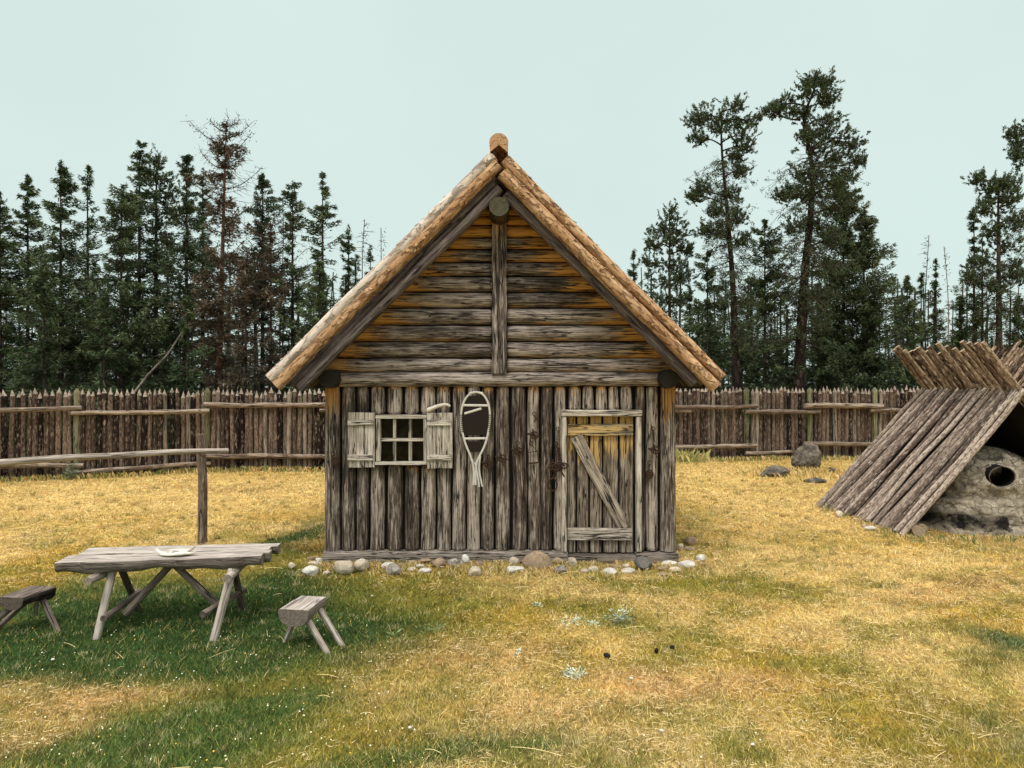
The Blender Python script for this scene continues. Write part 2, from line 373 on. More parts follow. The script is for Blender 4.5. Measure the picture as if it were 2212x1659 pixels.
def glassmat():
    s = NT('old_window_glass'); tr = s.t.nodes.new('ShaderNodeBsdfTransparent'); tr.inputs[0].default_value = (.30, .29, .22, 1)
    gl = s.t.nodes.new('ShaderNodeBsdfGlossy'); gl.inputs['Roughness'].default_value = .15; gl.inputs[0].default_value = (.8, .8, .75, 1)
    df = s.t.nodes.new('ShaderNodeBsdfDiffuse'); df.inputs[0].default_value = (.030, .027, .016, 1)
    t = s.t.nodes.new('ShaderNodeTexCoord').outputs['Object']; n = s.noise(t, 9, 5).outputs[0]
    m1 = s.t.nodes.new('ShaderNodeMixShader'); s.put(m1.inputs[0], s.smooth(n, .35, .75, .02, .35)); s.t.links.new(tr.outputs[0], m1.inputs[1]); s.t.links.new(df.outputs[0], m1.inputs[2])
    m2 = s.t.nodes.new('ShaderNodeMixShader'); m2.inputs[0].default_value = .010; s.t.links.new(m1.outputs[0], m2.inputs[1]); s.t.links.new(gl.outputs[0], m2.inputs[2])
    s.t.links.new(m2.outputs[0], s.out.inputs[0]); return s.m
M['glass'] = glassmat()
def stone(name, c1, c2, spot=(.1, .09, .08), sc=9, sp=.5):
    s = NT(name); t = s.t.nodes.new('ShaderNodeTexCoord').outputs['Object']; D = s.attr('dat').outputs['Color']
    t = s.vadd(t, s.attr('gc').outputs['Vector'])
    n = s.noise(t, sc, 6, .65).outputs[0]; n2 = s.noise(t, sc * 5, 4, .7).outputs[0]
    c = s.mix(s.smooth(n, .35, .65), c1, c2); c = s.mix(s.smooth(n2, .56, .68, 0, sp), c, spot)
    c = s.mix(s.smooth(s.math('ABSOLUTE', s.math('SUBTRACT', s.noise(t, sc * .8, 3, .6, 1.).outputs[0], .5)), .012, 0, 0, .6), c, spot)
    return s.fin(c, .85, s.bump(s.math('ADD', n, s.math('MULTIPLY', n2, .5)), .02, .8), .25)
M['st_cream'] = stone('cream_stone', (.62, .54, .42), (.42, .35, .26), (.22, .18, .13))
M['st_white'] = stone('white_stone', (.70, .68, .62), (.50, .47, .41), (.2, .19, .16))
M['st_tan'] = stone('tan_stone', (.42, .31, .20), (.26, .19, .13), (.12, .09, .06))
M['st_grey'] = stone('grey_stone', (.17, .16, .14), (.10, .095, .085), (.03, .03, .03))
M['st_mott'] = stone('mottled_stone', (.48, .44, .37), (.16, .14, .12), (.06, .05, .05), 14, .8)
M['st_dark'] = stone('boulder_stone', (.20, .172, .135), (.062, .054, .044), (.012, .011, .010), 6, .9)
def clay():
    s = NT('oven_clay'); t = s.t.nodes.new('ShaderNodeTexCoord').outputs['Object']; D = s.sep(s.attr('dat').outputs['Color'])
    n = s.noise(t, 3.5, 7, .68).outputs[0]; n2 = s.noise(t, 22, 4, .7).outputs[0]
    w = s.vadd(s.vmul(t, (6, 6, 8)), s.noise(t, 5, 4, .7).outputs[1]); v = s.voro(w, 1, 'DISTANCE_TO_EDGE').outputs['Distance']
    c = s.ramp(n, [(.38, (.12, .10, .075)), (.5, (.32, .275, .205)), (.64, (.52, .46, .365))]); c = s.mix(s.smooth(n2, .5, .7, 0, .35), c, (.12, .10, .07))
    ck = s.math('MULTIPLY', s.smooth(v, .045, .0), s.smooth(n, .45, .55)); c = s.mix(s.math('MULTIPLY', ck, .6), c, (.05, .042, .033))
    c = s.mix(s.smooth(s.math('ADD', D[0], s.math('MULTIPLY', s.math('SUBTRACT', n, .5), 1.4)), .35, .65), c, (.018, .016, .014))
    return s.fin(c, .95, s.bump(s.math('SUBTRACT', s.math('ADD', n, s.math('MULTIPLY', n2, .3)), s.math('MULTIPLY', ck, .4)), .06, 1.), .1)
M['clay'] = clay()

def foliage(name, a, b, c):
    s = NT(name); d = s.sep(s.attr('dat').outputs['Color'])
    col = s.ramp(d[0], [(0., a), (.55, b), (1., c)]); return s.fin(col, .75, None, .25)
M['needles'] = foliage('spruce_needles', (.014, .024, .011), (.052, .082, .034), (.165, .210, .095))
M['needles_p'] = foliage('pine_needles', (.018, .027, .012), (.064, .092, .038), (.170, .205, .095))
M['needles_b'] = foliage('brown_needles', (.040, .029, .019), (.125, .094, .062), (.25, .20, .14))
M['needles_t'] = foliage('twig_wood', (.035, .027, .020), (.11, .085, .065), (.27, .22, .17))
def grassmat(name, ground):
    s = NT(name); d = s.attr('dat').outputs['Color']
    if ground:
        t = s.t.nodes.new('ShaderNodeTexCoord').outputs['Object']
        n = s.noise(s.vmul(t, (1, .6, 1)), 28, 5, .75).outputs[0]; n2 = s.noise(t, 3.5, 4, .65).outputs[0]
        c = s.mix(s.smooth(n, .36, .66), s.mix(1., d, (.36, .31, .25), 'MULTIPLY'), s.mix(1., d, (1.05, 1.02, .95), 'MULTIPLY'))
        c = s.mix(s.smooth(n2, .35, .7, 0, .5), c, s.mix(1., d, (.62, .48, .34), 'MULTIPLY'))
        return s.fin(c, .95, s.bump(n, .03, .8), .05)
    return s.fin(d, .8, None, .12)
M['ground'] = grassmat('turf', True); M['grass'] = grassmat('grass_blade', False)

# ------------------------------------------------------------------ ground
def gh(x, y):
    x = np.asarray(x, float); y = np.asarray(y, float)
    z = (fbm(x * .35 + 40, y * .35 + 40, 3) - .5) * .10 * np.clip((y - 3) / 8, .3, 1)
    dx = np.maximum(np.abs(x + .14) - 2.6, 0); dy = np.maximum(np.abs(y - 12) - 2.8, 0)
    z = z * np.clip(np.hypot(dx, dy) / 2.5, 0, 1)                       # level round the cabin
    z = z + .10 * np.exp(-((x - 7.6) / 1.1) ** 2 - ((y - 19.3) / 1.2) ** 2)     # low bank at the boulders
    z = z + .06 * np.exp(-((x + 7.4) / 2.) ** 2 - ((y - 19.4) / 1.1) ** 2)
    return z
FRESH = (.080, .135, .034); GREEN = (.042, .090, .026); OLIVE = (.25, .235, .040); GOLD = (.49, .335, .065); STRAW = (.70, .525, .21); PINK = (.62, .40, .17); BROWN = (.17, .095, .04); BLUEG = (.07, .13, .055)
PATCH = [ # picture x, y, radii, colour, weight
 (360, 1350, 560, 150, OLIVE, .9), (800, 1340, 320, 100, OLIVE, .8), (330, 1600, 420, 100, OLIVE, .8), (330, 1340, 400, 92, GREEN, 1.7), (740, 1335, 210, 70, GREEN, 1.5), (580, 1270, 150, 40, GREEN, 1.1), (60, 1430, 190, 50, GREEN, 1.7), (420, 1440, 300, 34, GREEN, .9),
 (655, 1165, 42, 36, GREEN, 1.6), (640, 1205, 60, 22, OLIVE, .7), (330, 1620, 280, 60, FRESH, 1.6), (560, 1550, 190, 45, FRESH, 1.3), (1000, 1650, 300, 26, FRESH, 1.2),
 (1500, 1115, 50, 26, OLIVE, .8), (1480, 1270, 150, 22, OLIVE, .8), (1720, 1275, 110, 26, OLIVE, 1.0), (1330, 1340, 90, 26, OLIVE, .9), (930, 1290, 150, 30, OLIVE, .7),
 (2165, 1400, 80, 42, BLUEG, .9), (2180, 1585, 100, 60, BLUEG, .55), (1780, 1530, 130, 36, OLIVE, .7), (1250, 1530, 110, 24, OLIVE, .5), (1550, 1420, 200, 40, OLIVE, .4),
 (1950, 1470, 200, 60, OLIVE, .6), (1800, 1640, 400, 30, OLIVE, .6), (700, 1470, 150, 25, OLIVE, .6),
 (120, 1520, 150, 30, PINK, .9), (1050, 1420, 190, 40, PINK, .5), (1500, 1480, 190, 36, PINK, .9), (1150, 1550, 200, 36, PINK, .6), (2050, 1290, 150, 26, PINK, .6), (60, 1590, 60, 30, PINK, .6),
 (350, 1070, 420, 40, STRAW, 1.1), (1720, 1100, 260, 50, STRAW, .9), (1600, 1020, 160, 20, STRAW, 1.0), (100, 1160, 300, 30, STRAW, .3), (1900, 1210, 200, 26, STRAW, .8),
 (2160, 1265, 60, 22, BROWN, .5), (672, 1188, 26, 12, BROWN, .6), (2100, 1165, 130, 16, BROWN, .35), (1150, 1228, 380, 14, OLIVE, .35), (470, 1058, 140, 8, BROWN, .30), (1950, 1160, 50, 12, OLIVE, .4)]
PW = []
for (px, py, rx, ry, c, w) in PATCH:
    X, Y = GP(px, py); X1, _ = GP(px + rx, py); _, Ya = GP(px, py - ry); _, Yb = GP(px, min(py + ry, 1700))
    PW.append((X, Y, abs(X1 - X), max(.2, (Ya - Yb) / 2), np.array(c), w))
def turf(x, y):
    x = np.asarray(x, float); y = np.asarray(y, float); sh = x.shape
    wx = x + (fbm(x * .9, y * .9 + 9, 3) - .5) * 1.1; wy = y + (fbm(x * .9 + 31, y * .9, 3) - .5) * 1.1
    base = np.zeros(sh + (3,)); n = fbm(x * .8 + 3, y * .8, 4)[..., None]; n2 = fbm(x * 2.6 + 13, y * 2.6, 4)[..., None]
    k = np.clip((n - .38) / .24, 0, 1); base[:] = np.array(GOLD) * (1 - k) + np.array(STRAW) * k
    k2 = np.clip((n2 - .49) / .10, 0, 1) * .8; base = base * (1 - k2) + np.array(OLIVE) * k2
    n5 = fbm(x * 5.5 + 3, y * 5.5 + 8, 3)
    far = np.clip((y - 11) / 6, 0, 1)[..., None] * .5; base = base * (1 - far) + np.array(STRAW) * far
    for (X, Y, rx, ry, c, w) in PW:
        a = w * np.exp(-(((wx - X) / rx) ** 2 + ((wy - Y) / ry) ** 2) ** 1.2 * .9)
        a = np.clip(a * (.15 + .7 * n2[..., 0] + 1.1 * n5), 0, 1)[..., None]
        base = base * (1 - a) + c * a
    mot = fbm(x * 7, y * 7 + 5, 3)[..., None]; base = base * (.50 + 1.0 * mot)
    # bare needle-strewn forest floor beyond the palisade
    fl = np.clip((y - fence_y(x) + .0) / .3, 0, 1)[..., None]
    return base * (1 - fl) + np.array([.035, .030, .018]) * fl
FPOLY = np.array([(-40, 12), (-15, 17.4), (-12.64, 18.25), (-10.0, 19.15), (-8.4, 20.1), (-5.16, 20.35), (5.14, 23.0), (12.6, 23.9), (16.8, 24.3), (40, 26)])
def fence_y(x): return np.interp(x, FPOLY[:, 0], FPOLY[:, 1])

xs = np.unique(np.r_[-400, -200, -100, -60, -40, -30, np.arange(-22, 22.01, .14), 30, 40, 60, 100, 200, 400])
ys = np.unique(np.r_[-60, -20, -6, 0, np.arange(2, 26.01, .14), 27, 28, 30, 34, 40, 50, 70, 100, 200, 500])
gx, gy = np.meshgrid(xs, ys, indexing='ij'); gz = gh(gx, gy); nx, ny = gx.shape
V = np.stack([gx, gy, gz], -1).reshape(-1, 3)
i, j = np.meshgrid(np.arange(nx - 1), np.arange(ny - 1), indexing='ij'); a = (i * ny + j).ravel(); F = np.r_[np.c_[a, a + ny, a + ny + 1], np.c_[a, a + ny + 1, a + 1]]
C4 = np.ones((len(V), 4)); C4[:, :3] = turf(V[:, 0], V[:, 1])
tag(fastmesh('ground', V, F, M['ground'], C4, smooth=True), kind='structure')

# grass: leaning blades, mown short
def blades(n, ymin, ymax, hmul=1., wmul=1., seed=1):
    rg = np.random.default_rng(seed)
    u = rg.random(n); Y = 1 / (1 / ymin + u * (1 / ymax - 1 / ymin))       # even cover at every distance
    X = (rg.random(n) * 2 - 1) * (Y * .76 + 1.2)
    inside = ((np.abs(X + .14) < 2.32) & (Y > 9.93) & (Y < 14.6)); ok = ~inside & (Y < fence_y(X) - .02)
    X = X[ok]; Y = Y[ok]; n = len(X)
    c = turf(X + rg.normal(0, .16, n), Y + rg.normal(0, .16, n)); green = np.clip((c[:, 1] - c[:, 0] * .85) / .04, 0, 1)
    lod = np.clip(Y / 7, .8, 3.2)
    h = rg.gamma(5, .2, n) * .032 * hmul * (1 + .35 * green) * lod ** .45; w = .0034 * wmul * lod * rg.uniform(.6, 1.5, n)
    lean = rg.uniform(.3, 1.5, n) * (1.1 - .35 * green); az = rg.random(n) * 6.283
    dx = np.cos(az) * h * lean; dy = np.sin(az) * h * lean; pz = h * rg.uniform(.25, 1., n)
    fa = rg.random(n) * 6.283; wx = np.cos(fa) * w; wy = np.sin(fa) * w * .5
    z = gh(X, Y) - .004
    V = np.empty((n, 3, 3)); V[:, 0] = np.c_[X - wx, Y - wy, z]; V[:, 1] = np.c_[X + wx, Y + wy, z]; V[:, 2] = np.c_[X + dx, Y + dy, z + pz]
    col = c * rg.uniform(.42, 1.6, (n, 1)) ** 1.2
    st = rg.random(n) < (.16 - .13 * green); col[st] = col[st] * .25 + np.array([.80, .60, .30]) * .75
    gr = rg.random(n) < .13; col[gr] = col[gr] * .45 + np.array([.12, .17, .04]) * .55
    yl = (rg.random(n) < .12) & (green > .5); col[yl] = np.array([.30, .28, .07])
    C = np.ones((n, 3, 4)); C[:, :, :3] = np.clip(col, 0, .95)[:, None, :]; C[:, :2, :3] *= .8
    return V.reshape(-1, 3), C.reshape(-1, 4)
v1, c1 = blades(620000, 4.2, 24, seed=1)
# taller unmown stems at the foot of walls, posts and palisade
def stems(pts, hh, seed, cols):
    rg = np.random.default_rng(seed); pts = np.asarray(pts); n = len(pts)
    h = hh * rg.uniform(.4, 1.25, n); az = rg.random(n) * 6.283; ln = rg.uniform(.05, .7, n)
    w = .0032 * np.clip(pts[:, 1] / 9, .8, 2.4); z = gh(pts[:, 0], pts[:, 1])
    b = np.c_[pts, z]; mid = b + np.c_[np.cos(az) * h * ln * .3, np.sin(az) * h * ln * .3, h * .6]; tip = b + np.c_[np.cos(az) * h * ln, np.sin(az) * h * ln, h * (1 - ln * .35)]
    W = np.c_[w, w * 0, w * 0]; Vv = np.empty((n, 6, 3)); Vv[:, 0] = b - W; Vv[:, 1] = b + W; Vv[:, 2] = mid + W * .8; Vv[:, 3] = b - W; Vv[:, 4] = mid + W * .8; Vv[:, 5] = tip
    col = np.asarray(cols)[rg.integers(0, len(cols), n)] * rg.uniform(.7, 1.3, (n, 1)); C = np.ones((n, 6, 4)); C[:, :, :3] = np.clip(col, 0, 1)[:, None]
    return Vv.reshape(-1, 3), C.reshape(-1, 4)
rg = np.random.default_rng(5)
SC_ = [(.62, .44, .18), (.50, .32, .10), (.22, .24, .06), (.70, .55, .28)]
p = np.c_[rg.uniform(-2.7, 2.8, 7000), 9.86 - np.abs(rg.normal(0, .32, 7000))]; keep = fbm(p[:, 0] * 3, p[:, 1] * 3) > .43; v2, c2 = stems(p[keep], .068, 2, SC_)
xx = rg.uniform(-14, 17, 7000); p = np.c_[xx, fence_y(xx) - .16 - np.abs(rg.normal(0, .14, 7000))]; v3, c3 = stems(p, .16, 3, SC_ + [(.12, .17, .05)])
p = np.c_[rg.normal(7.8, .9, 1600), rg.normal(19.5, .7, 1600)]; v4, c4 = stems(p, .14, 4, SC_)
p = np.c_[rg.uniform(6.0, 8.6, 1300), 11.5 - np.abs(rg.normal(0, .2, 1300))]; p[:500, 0] = 6.0 + rg.normal(0, .08, 500); p[:500, 1] = rg.uniform(11.7, 14.5, 500); v5, c5 = stems(p, .09, 6, SC_ + [(.12, .17, .05)])
p = np.c_[rg.normal(5.3, .35, 170), rg.normal(22.5, .15, 170)]; v6, c6 = stems(p, .42, 8, [(.34, .36, .12), (.55, .45, .2)])
# tussocks: taller, thicker clumps scattered over the turf
def tufts(n, per, seed):
    rg = np.random.default_rng(seed); u = rg.random(n); Y = 1 / (1 / 4.2 + u * (1 / 20 - 1 / 4.2)); X = (rg.random(n) * 2 - 1) * (Y * .75 + 1)
    ok = ~((np.abs(X + .14) < 2.45) & (Y > 9.8) & (Y < 14.6)) & (Y < fence_y(X) - .2); X, Y = X[ok], Y[ok]; n = len(X); sz = rg.uniform(.4, 1.3, n)
    px_ = np.repeat(X, per) + rg.normal(0, .035, n * per) * np.repeat(sz, per); py_ = np.repeat(Y, per) + rg.normal(0, .035, n * per) * np.repeat(sz, per); c = turf(X, Y); k = rg.random(n)[:, None]
    c = np.where(k < .45, c * .55 + np.array([.10, .15, .035]) * .45, np.where(k < .75, c * .55 + np.array([.80, .66, .36]) * .45, c * .6)); c = np.repeat(c, per, 0) * rg.uniform(.6, 1.4, (n * per, 1))
    m = n * per; h = .05 * np.repeat(sz, per) * rg.uniform(.4, 1.2, m) * np.clip(py_ / 8, .9, 1.5); az = rg.random(m) * 6.283; ln = rg.uniform(.1, 1., m); w = .0026 * np.clip(py_ / 7, .8, 2.5); z = gh(px_, py_)
    V = np.empty((m, 3, 3)); V[:, 0] = np.c_[px_ - w, py_, z]; V[:, 1] = np.c_[px_ + w, py_, z]; V[:, 2] = np.c_[px_ + np.cos(az) * h * ln, py_ + np.sin(az) * h * ln, z + h]
    C = np.ones((m, 3, 4)); C[:, :, :3] = np.clip(c, 0, .9)[:, None]; return V.reshape(-1, 3), C.reshape(-1, 4)
v7, c7 = tufts(3800, 26, 61)
# short dry clippings lying everywhere
def clippings(n, seed):
    rg = np.random.default_rng(seed); u = rg.random(n); Y = 1 / (1 / 4.2 + u * (1 / 18 - 1 / 4.2)); X = (rg.random(n) * 2 - 1) * (Y * .75 + 1)
    ok = ~((np.abs(X + .14) < 2.35) & (Y > 9.9) & (Y < 14.6)) & (Y < fence_y(X) - .2) & (fbm(X * 1.3 + 70, Y * 1.3, 3) > .44); tc_ = turf(X, Y); ok &= (tc_[:, 0] > tc_[:, 1] * 1.15); X, Y = X[ok], Y[ok]; n = len(X)
    L = rg.uniform(.02, .085, n) * np.clip(Y / 8, 1, 1.6); az = rg.random(n) * 6.283; w = .0013 * np.clip(Y / 6, .9, 3); z = gh(X, Y) + rg.uniform(.012, .034, n); dx, dy = np.cos(az), np.sin(az)
    V = np.empty((n, 3, 3)); V[:, 0] = np.c_[X - dy * w, Y + dx * w, z + w]; V[:, 1] = np.c_[X + dy * w, Y - dx * w, z - w]; V[:, 2] = np.c_[X + dx * L, Y + dy * L, z + rg.normal(0, .006, n)]
    c = np.array([.78, .62, .34]) * rg.uniform(.6, 1.15, (n, 1)); C = np.ones((n, 3, 4)); C[:, :, :3] = c[:, None]; return V.reshape(-1, 3), C.reshape(-1, 4)
v8, c8 = clippings(42000, 62)
# long loose straws lying on the turf
rs = np.random.default_rng(11); SV = []; SCo = []
for k in range(60):
    u = rs.random(); Y = 1 / (1 / 4.4 + u * (1 / 15 - 1 / 4.4)); X = (rs.random() * 2 - 1) * Y * .72
    if abs(X + .14) < 2.4 and Y > 9.5: continue
    L = rs.uniform(.08, .30) * (1.6 if rs.random() < .12 else 1); az = rs.normal(0, 1.); w = .0011 * max(1, Y / 7); bend = rs.normal(0, .10); pts = []
    for q in range(5):
        t = q / 4; pts.append((X + math.cos(az + bend * t) * L * t, Y + math.sin(az + bend * t) * L * t, float(gh(X, Y)) + .028 + .012 * math.sin(t * 3.1)))
    for q in range(4):
        a_, b_ = np.array(pts[q]), np.array(pts[q + 1]); W = np.array([0, w, w])
        SV += [a_ - W, b_ - W, b_ + W, a_ - W, b_ + W, a_ + W]; SCo += [(.80, .64, .32, 1)] * 6
SV = np.array(SV); SCo = np.array(SCo)
# clover heads and little daisies
rs = np.random.default_rng(12); FV = []; FC = []
for k in range(330):
    if k < 230: X, Y = GP(rs.uniform(0, 900), rs.uniform(1340, 1659))
    else:
        X, Y = GP(rs.uniform(0, 2212), rs.uniform(1240, 1659))
    r = rs.uniform(.003, .0065) ; z = float(gh(X, Y)) + rs.uniform(.03, .06); c = [(.75, .75, .62, 1), (.75, .45, .10, 1), (.65, .66, .40, 1)][rs.integers(0, 3)]
    o = np.array([X, Y, z]); t6 = [o + r * np.array([math.cos(q), math.sin(q) * .8, .5 * math.sin(q)]) for q in np.arange(6) * 1.047]
    for q in range(1, 5): FV += [t6[0], t6[q], t6[q + 1]]; FC += [c] * 3
VV = np.vstack([v1, v2, v3, v4, v5, v6, v7, v8, SV, np.array(FV)]); CC = np.vstack([c1, c2, c3, c4, c5, c6, c7, c8, SCo, np.array(FC)])
g = fastmesh('grass', VV, np.arange(len(VV)).reshape(-1, 3), M['grass'], CC)
tag(g, 'short sun-dried golden grass with green patches covering the yard', 'grass', kind='stuff')

# ------------------------------------------------------------------ cabin
YW = 9.95; PXM = FPX / YW; CX = P(1080, 0, YW)[0]
cab = empty('log_cabin', (CX, YW, 0), 'weathered grey log cabin with a steep pole roof in the middle of the yard', 'cabin')
def X_(px, Y=YW): return (px - 1106) * Y / FPX
def Z_(py, Y=YW): return CAM_H - (py - 829.5) * Y / FPX
DEP = 4.4
# shell behind the logs
fw = MB()
yb = YW + .12
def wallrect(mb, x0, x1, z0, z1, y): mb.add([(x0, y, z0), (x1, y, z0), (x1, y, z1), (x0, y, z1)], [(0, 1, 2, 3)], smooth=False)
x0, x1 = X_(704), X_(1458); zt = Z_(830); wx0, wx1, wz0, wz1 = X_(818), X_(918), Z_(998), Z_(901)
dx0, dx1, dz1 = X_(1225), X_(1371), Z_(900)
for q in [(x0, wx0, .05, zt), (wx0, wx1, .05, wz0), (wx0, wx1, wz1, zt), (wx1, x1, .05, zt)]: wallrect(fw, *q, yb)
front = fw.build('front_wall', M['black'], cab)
LOGS = [(736, 767), (767, 796), (798, 830), (834, 869), (872, 905), (907, 941), (942, 973), (976, 1007), (1008, 1038), (1039, 1068), (1070, 1102), (1103, 1137), (1139, 1167), (1168, 1196), (1197, 1224), (1373, 1395), (1396, 1424)]
def fr_top(t): return max(0, 1 - (1 - t) / .05) * .75 + max(0, 1 - t / .03) * .1
lrg = np.random.default_rng(21)
def ulog(a, b, ytop, ybot, tone=None, bot=True, ftop=True, yoff=0):
    m = MB(); xa, xb = X_(a), X_(b); r = (xb - xa) / 2 * .925; xc = (xa + xb) / 2; z0, z1 = Z_(ybot), Z_(ytop)
    lean = lrg.normal(0, .006)
    k = lrg.uniform(.5, 1.5) if ftop else 0.
    fr = lambda t: k * .55 * max(0, 1 - (1 - t) * (z1 - z0) / lrg.uniform(.10, .22)) + .05
    m.tube([(xc + lean, YW + r * .9 + yoff, z0), (xc, YW + r * .9 + yoff, z1)], [r * lrg.uniform(.98, 1.05), r * lrg.uniform(.93, 1.0)], 16, .075, bev=.035, fresh=fr, tone=lrg.random() if tone is None else tone, squash=(1, .95), up=(0, 1, 0), step=.05, wob=.006)
    m.build('wall_log', M['wall'], front)
for (a, b) in LOGS:
    if 811 < (a + b) / 2 < 925 and a > 790:
        ulog(a, b, 835, 895, .75); ulog(a, b, 1007, 1192)
    else: ulog(a, b, 835 + lrg.uniform(-1, 2), 1192 + lrg.uniform(-2, 2))
# the half-hidden log left of the window gap
for (a, b) in [(1228, 1256), (1257, 1284), (1287, 1313), (1314, 1338), (1339, 1367)]: ulog(a, b, 835, 887, .8)
for (a, b, s_) in [(699, 733, 1), (1428, 1462, -1)]:
    m = MB(); r = (X_(b) - X_(a)) / 2; xc = (X_(a) + X_(b)) / 2
    m.tube([(xc, YW + r * .6, Z_(1191)), (xc, YW + r * .6, Z_(834))], [r * 1.02, r * .92], 18, .04, fresh=lambda t: max(0, 1 - (1 - t) / .34) * .95, tone=.6, squash=(1, .9), step=.05)
    m.build('corner_post', M['wall'], cab)
# sill, threshold
m = MB(); m.box(((X_(699) + X_(1226)) / 2, YW + .06, (Z_(1190.5) + .015) / 2), (X_(1226) - X_(699), .26, Z_(1190.5) - .015), grain=0, nick=.008, tone=.7); m.build('sill_beam', M['sill'], cab)
m = MB(); m.box(((X_(1373) + X_(1464)) / 2, YW + .06, (Z_(1190.5) - .01) / 2), (X_(1464) - X_(1373), .26, Z_(1190.5) - .03), grain=0, nick=.006, tone=.4, fresh=.25); m.build('sill_beam', M['sill'], cab)
m = MB(); m.box(((X_(1226.5) + X_(1372.5)) / 2, YW + .04, (Z_(1197) - .0) / 2), (X_(1372.5) - X_(1226.5), .24, Z_(1197) - .02), grain=0, nick=.004, tone=.4, fresh=.3); m.build('threshold', M['sill'], cab)
# tie beam across the front, wall plates with dark ends
m = MB(); yt = YW - .06; r = (Z_(805, yt) - Z_(835, yt)) / 2
m.tube([(X_(729, yt), yt + r, (Z_(805, yt) + Z_(835, yt)) / 2), (X_(1424, yt), yt + r, (Z_(805, yt) + Z_(833, yt)) / 2)], [r * 1.05, r * 1.02], 18, .05, tone=.75, up=(0, 0, 1), squash=(1, 1), fresh=lambda t: .1 + .4 * (t < .02), step=.06); m.build('tie_beam', M['gable'], cab)
for px in (708, 1447):
    m = MB(); ye = YW - .30; rr = 20.5 * ye / FPX; c = P(px, 818.5, ye)
    th = np.arange(8) * math.pi / 4 + math.pi / 8
    m.tube([(c[0], ye, c[2]), (c[0], YW + DEP, c[2])], rr * 1.02, 8, .03, fresh=None, tone=.5, up=(0, 0, 1), step=.3); m.build('wall_plate', M['dark_end'], cab)
# gable: backing + horizontal logs + middle post
sl = 1.0   # 45 degree roof
apx_y = Z_(405)    # where the inner faces of the roof meet, at the wall plane
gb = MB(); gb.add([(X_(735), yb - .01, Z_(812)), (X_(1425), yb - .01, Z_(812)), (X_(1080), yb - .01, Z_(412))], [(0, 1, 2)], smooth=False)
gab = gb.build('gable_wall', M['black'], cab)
GL = [(448, 465), (465, 485.5), (486, 511.6), (511.6, 537), (538, 565), (565.5, 595), (595.5, 630), (630.5, 664), (664.5, 701), (702, 737.5), (737.5, 773), (773, 805)]
for (a, b) in GL:
    zc = (Z_(a) + Z_(b)) / 2; r = (Z_(a) - Z_(b)) / 2 * .955; half = (Z_(398) - zc) + .02
    for sd_ in (-1, 1):
        xi = X_(1063.5 if sd_ < 0 else 1093); xo = X_(1079) + sd_ * half
        if abs(xo - xi) < .05 or (xo - xi) * sd_ < 0: continue
        m = MB(); LL = abs(xo - xi); k = lrg.uniform(.7, 1.2) * (1.35 if zc > Z_(560) else 1)
        fr = (lambda t, k=k, LL=LL, up=zc: k * (1.2 * math.exp(-(1 - t) * LL / .38)) + (.34 if up > Z_(520) else .06))
        m.tube([(xi, YW + r * .9, zc), (xo, YW + r * .9, zc + lrg.normal(0, .004))], [r * .98, r * 1.03], 16, .07, fresh=fr, tone=lrg.uniform(.3, .85), up=(0, 0, 1), squash=(1, 1), step=.05, bev=.03)
        # honey-coloured undersides
        d = m.d[0]; gcz = m.gc[0]; vz = m.v[0][:, 2] - zc; d[:, 0] += np.clip((-vz / r - .45) / .4, 0, 1) * lrg.uniform(.25, .62) * (.55 + .45 * np.sin(m.v[0][:, 0] * lrg.uniform(3, 8) + lrg.random() * 6))
        m.build('gable_log', M['gable'], gab)
for nm, (a, b) in (('gable_post', (1062.5, 1078)), ('gable_post', (1078.5, 1094.5))):
    m = MB(); ya = YW - .09; m.box(((X_(a, ya) + X_(b, ya)) / 2, ya + .05, (Z_(462, ya) + Z_(808, ya)) / 2), (X_(b, ya) - X_(a, ya), .12, Z_(462, ya) - Z_(808, ya)), nick=.004, fresh=lambda t: .62 * max(0, (t - .72) / .28) + .05, tone=.55); m.build(nm, M['gable'], cab)
# ridge purlin under the roof, showing its mossy cut end
YE = YW - .62
m = MB(); c = P(1078, 446, YE); m.tube([(c[0], YE, c[2]), (c[0], YW + DEP + .3, c[2])], 21.5 * YE / FPX, 22, .05, tone=.5, up=(0, 0, 1), step=.2)
m.build('ridge_purlin', wood('mossy_log', (.02, .018, .01), (.07, .055, .035), (.16, .13, .09), cap=(.115, .108, .066)), cab)
# roof: two layers of poles laid down the slope
AX = P(1078, 0, YE)[0]
def slope_pt(side, s_, off, apex):      # s_ metres down the 45 degree slope, off metres out from it
    q = math.sqrt(.5); return AX + side * (s_ * q + off * q), apex - s_ * q + off * q
zA = Z_(392, YE)
q = math.sqrt(.5)
def ext(pt, side):   # picture point of a pole axis at the eave -> s, off
    w = P(pt[0], pt[1], YE); dx = (w[0] - AX) * side; dz = w[2] - zA
    return (dx - dz) * q, (dx + dz) * q
def slope_poles(side):
    nm = 'left' if side < 0 else 'right'
    cov = MB(); Lr = 3.95
    # deck under the poles
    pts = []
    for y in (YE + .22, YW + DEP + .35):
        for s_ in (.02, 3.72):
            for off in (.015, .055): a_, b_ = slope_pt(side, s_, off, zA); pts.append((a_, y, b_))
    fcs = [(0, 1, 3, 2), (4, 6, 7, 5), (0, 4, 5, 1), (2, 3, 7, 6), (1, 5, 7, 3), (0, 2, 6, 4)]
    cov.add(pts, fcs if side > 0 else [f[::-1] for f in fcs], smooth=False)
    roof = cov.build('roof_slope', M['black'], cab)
    return roof
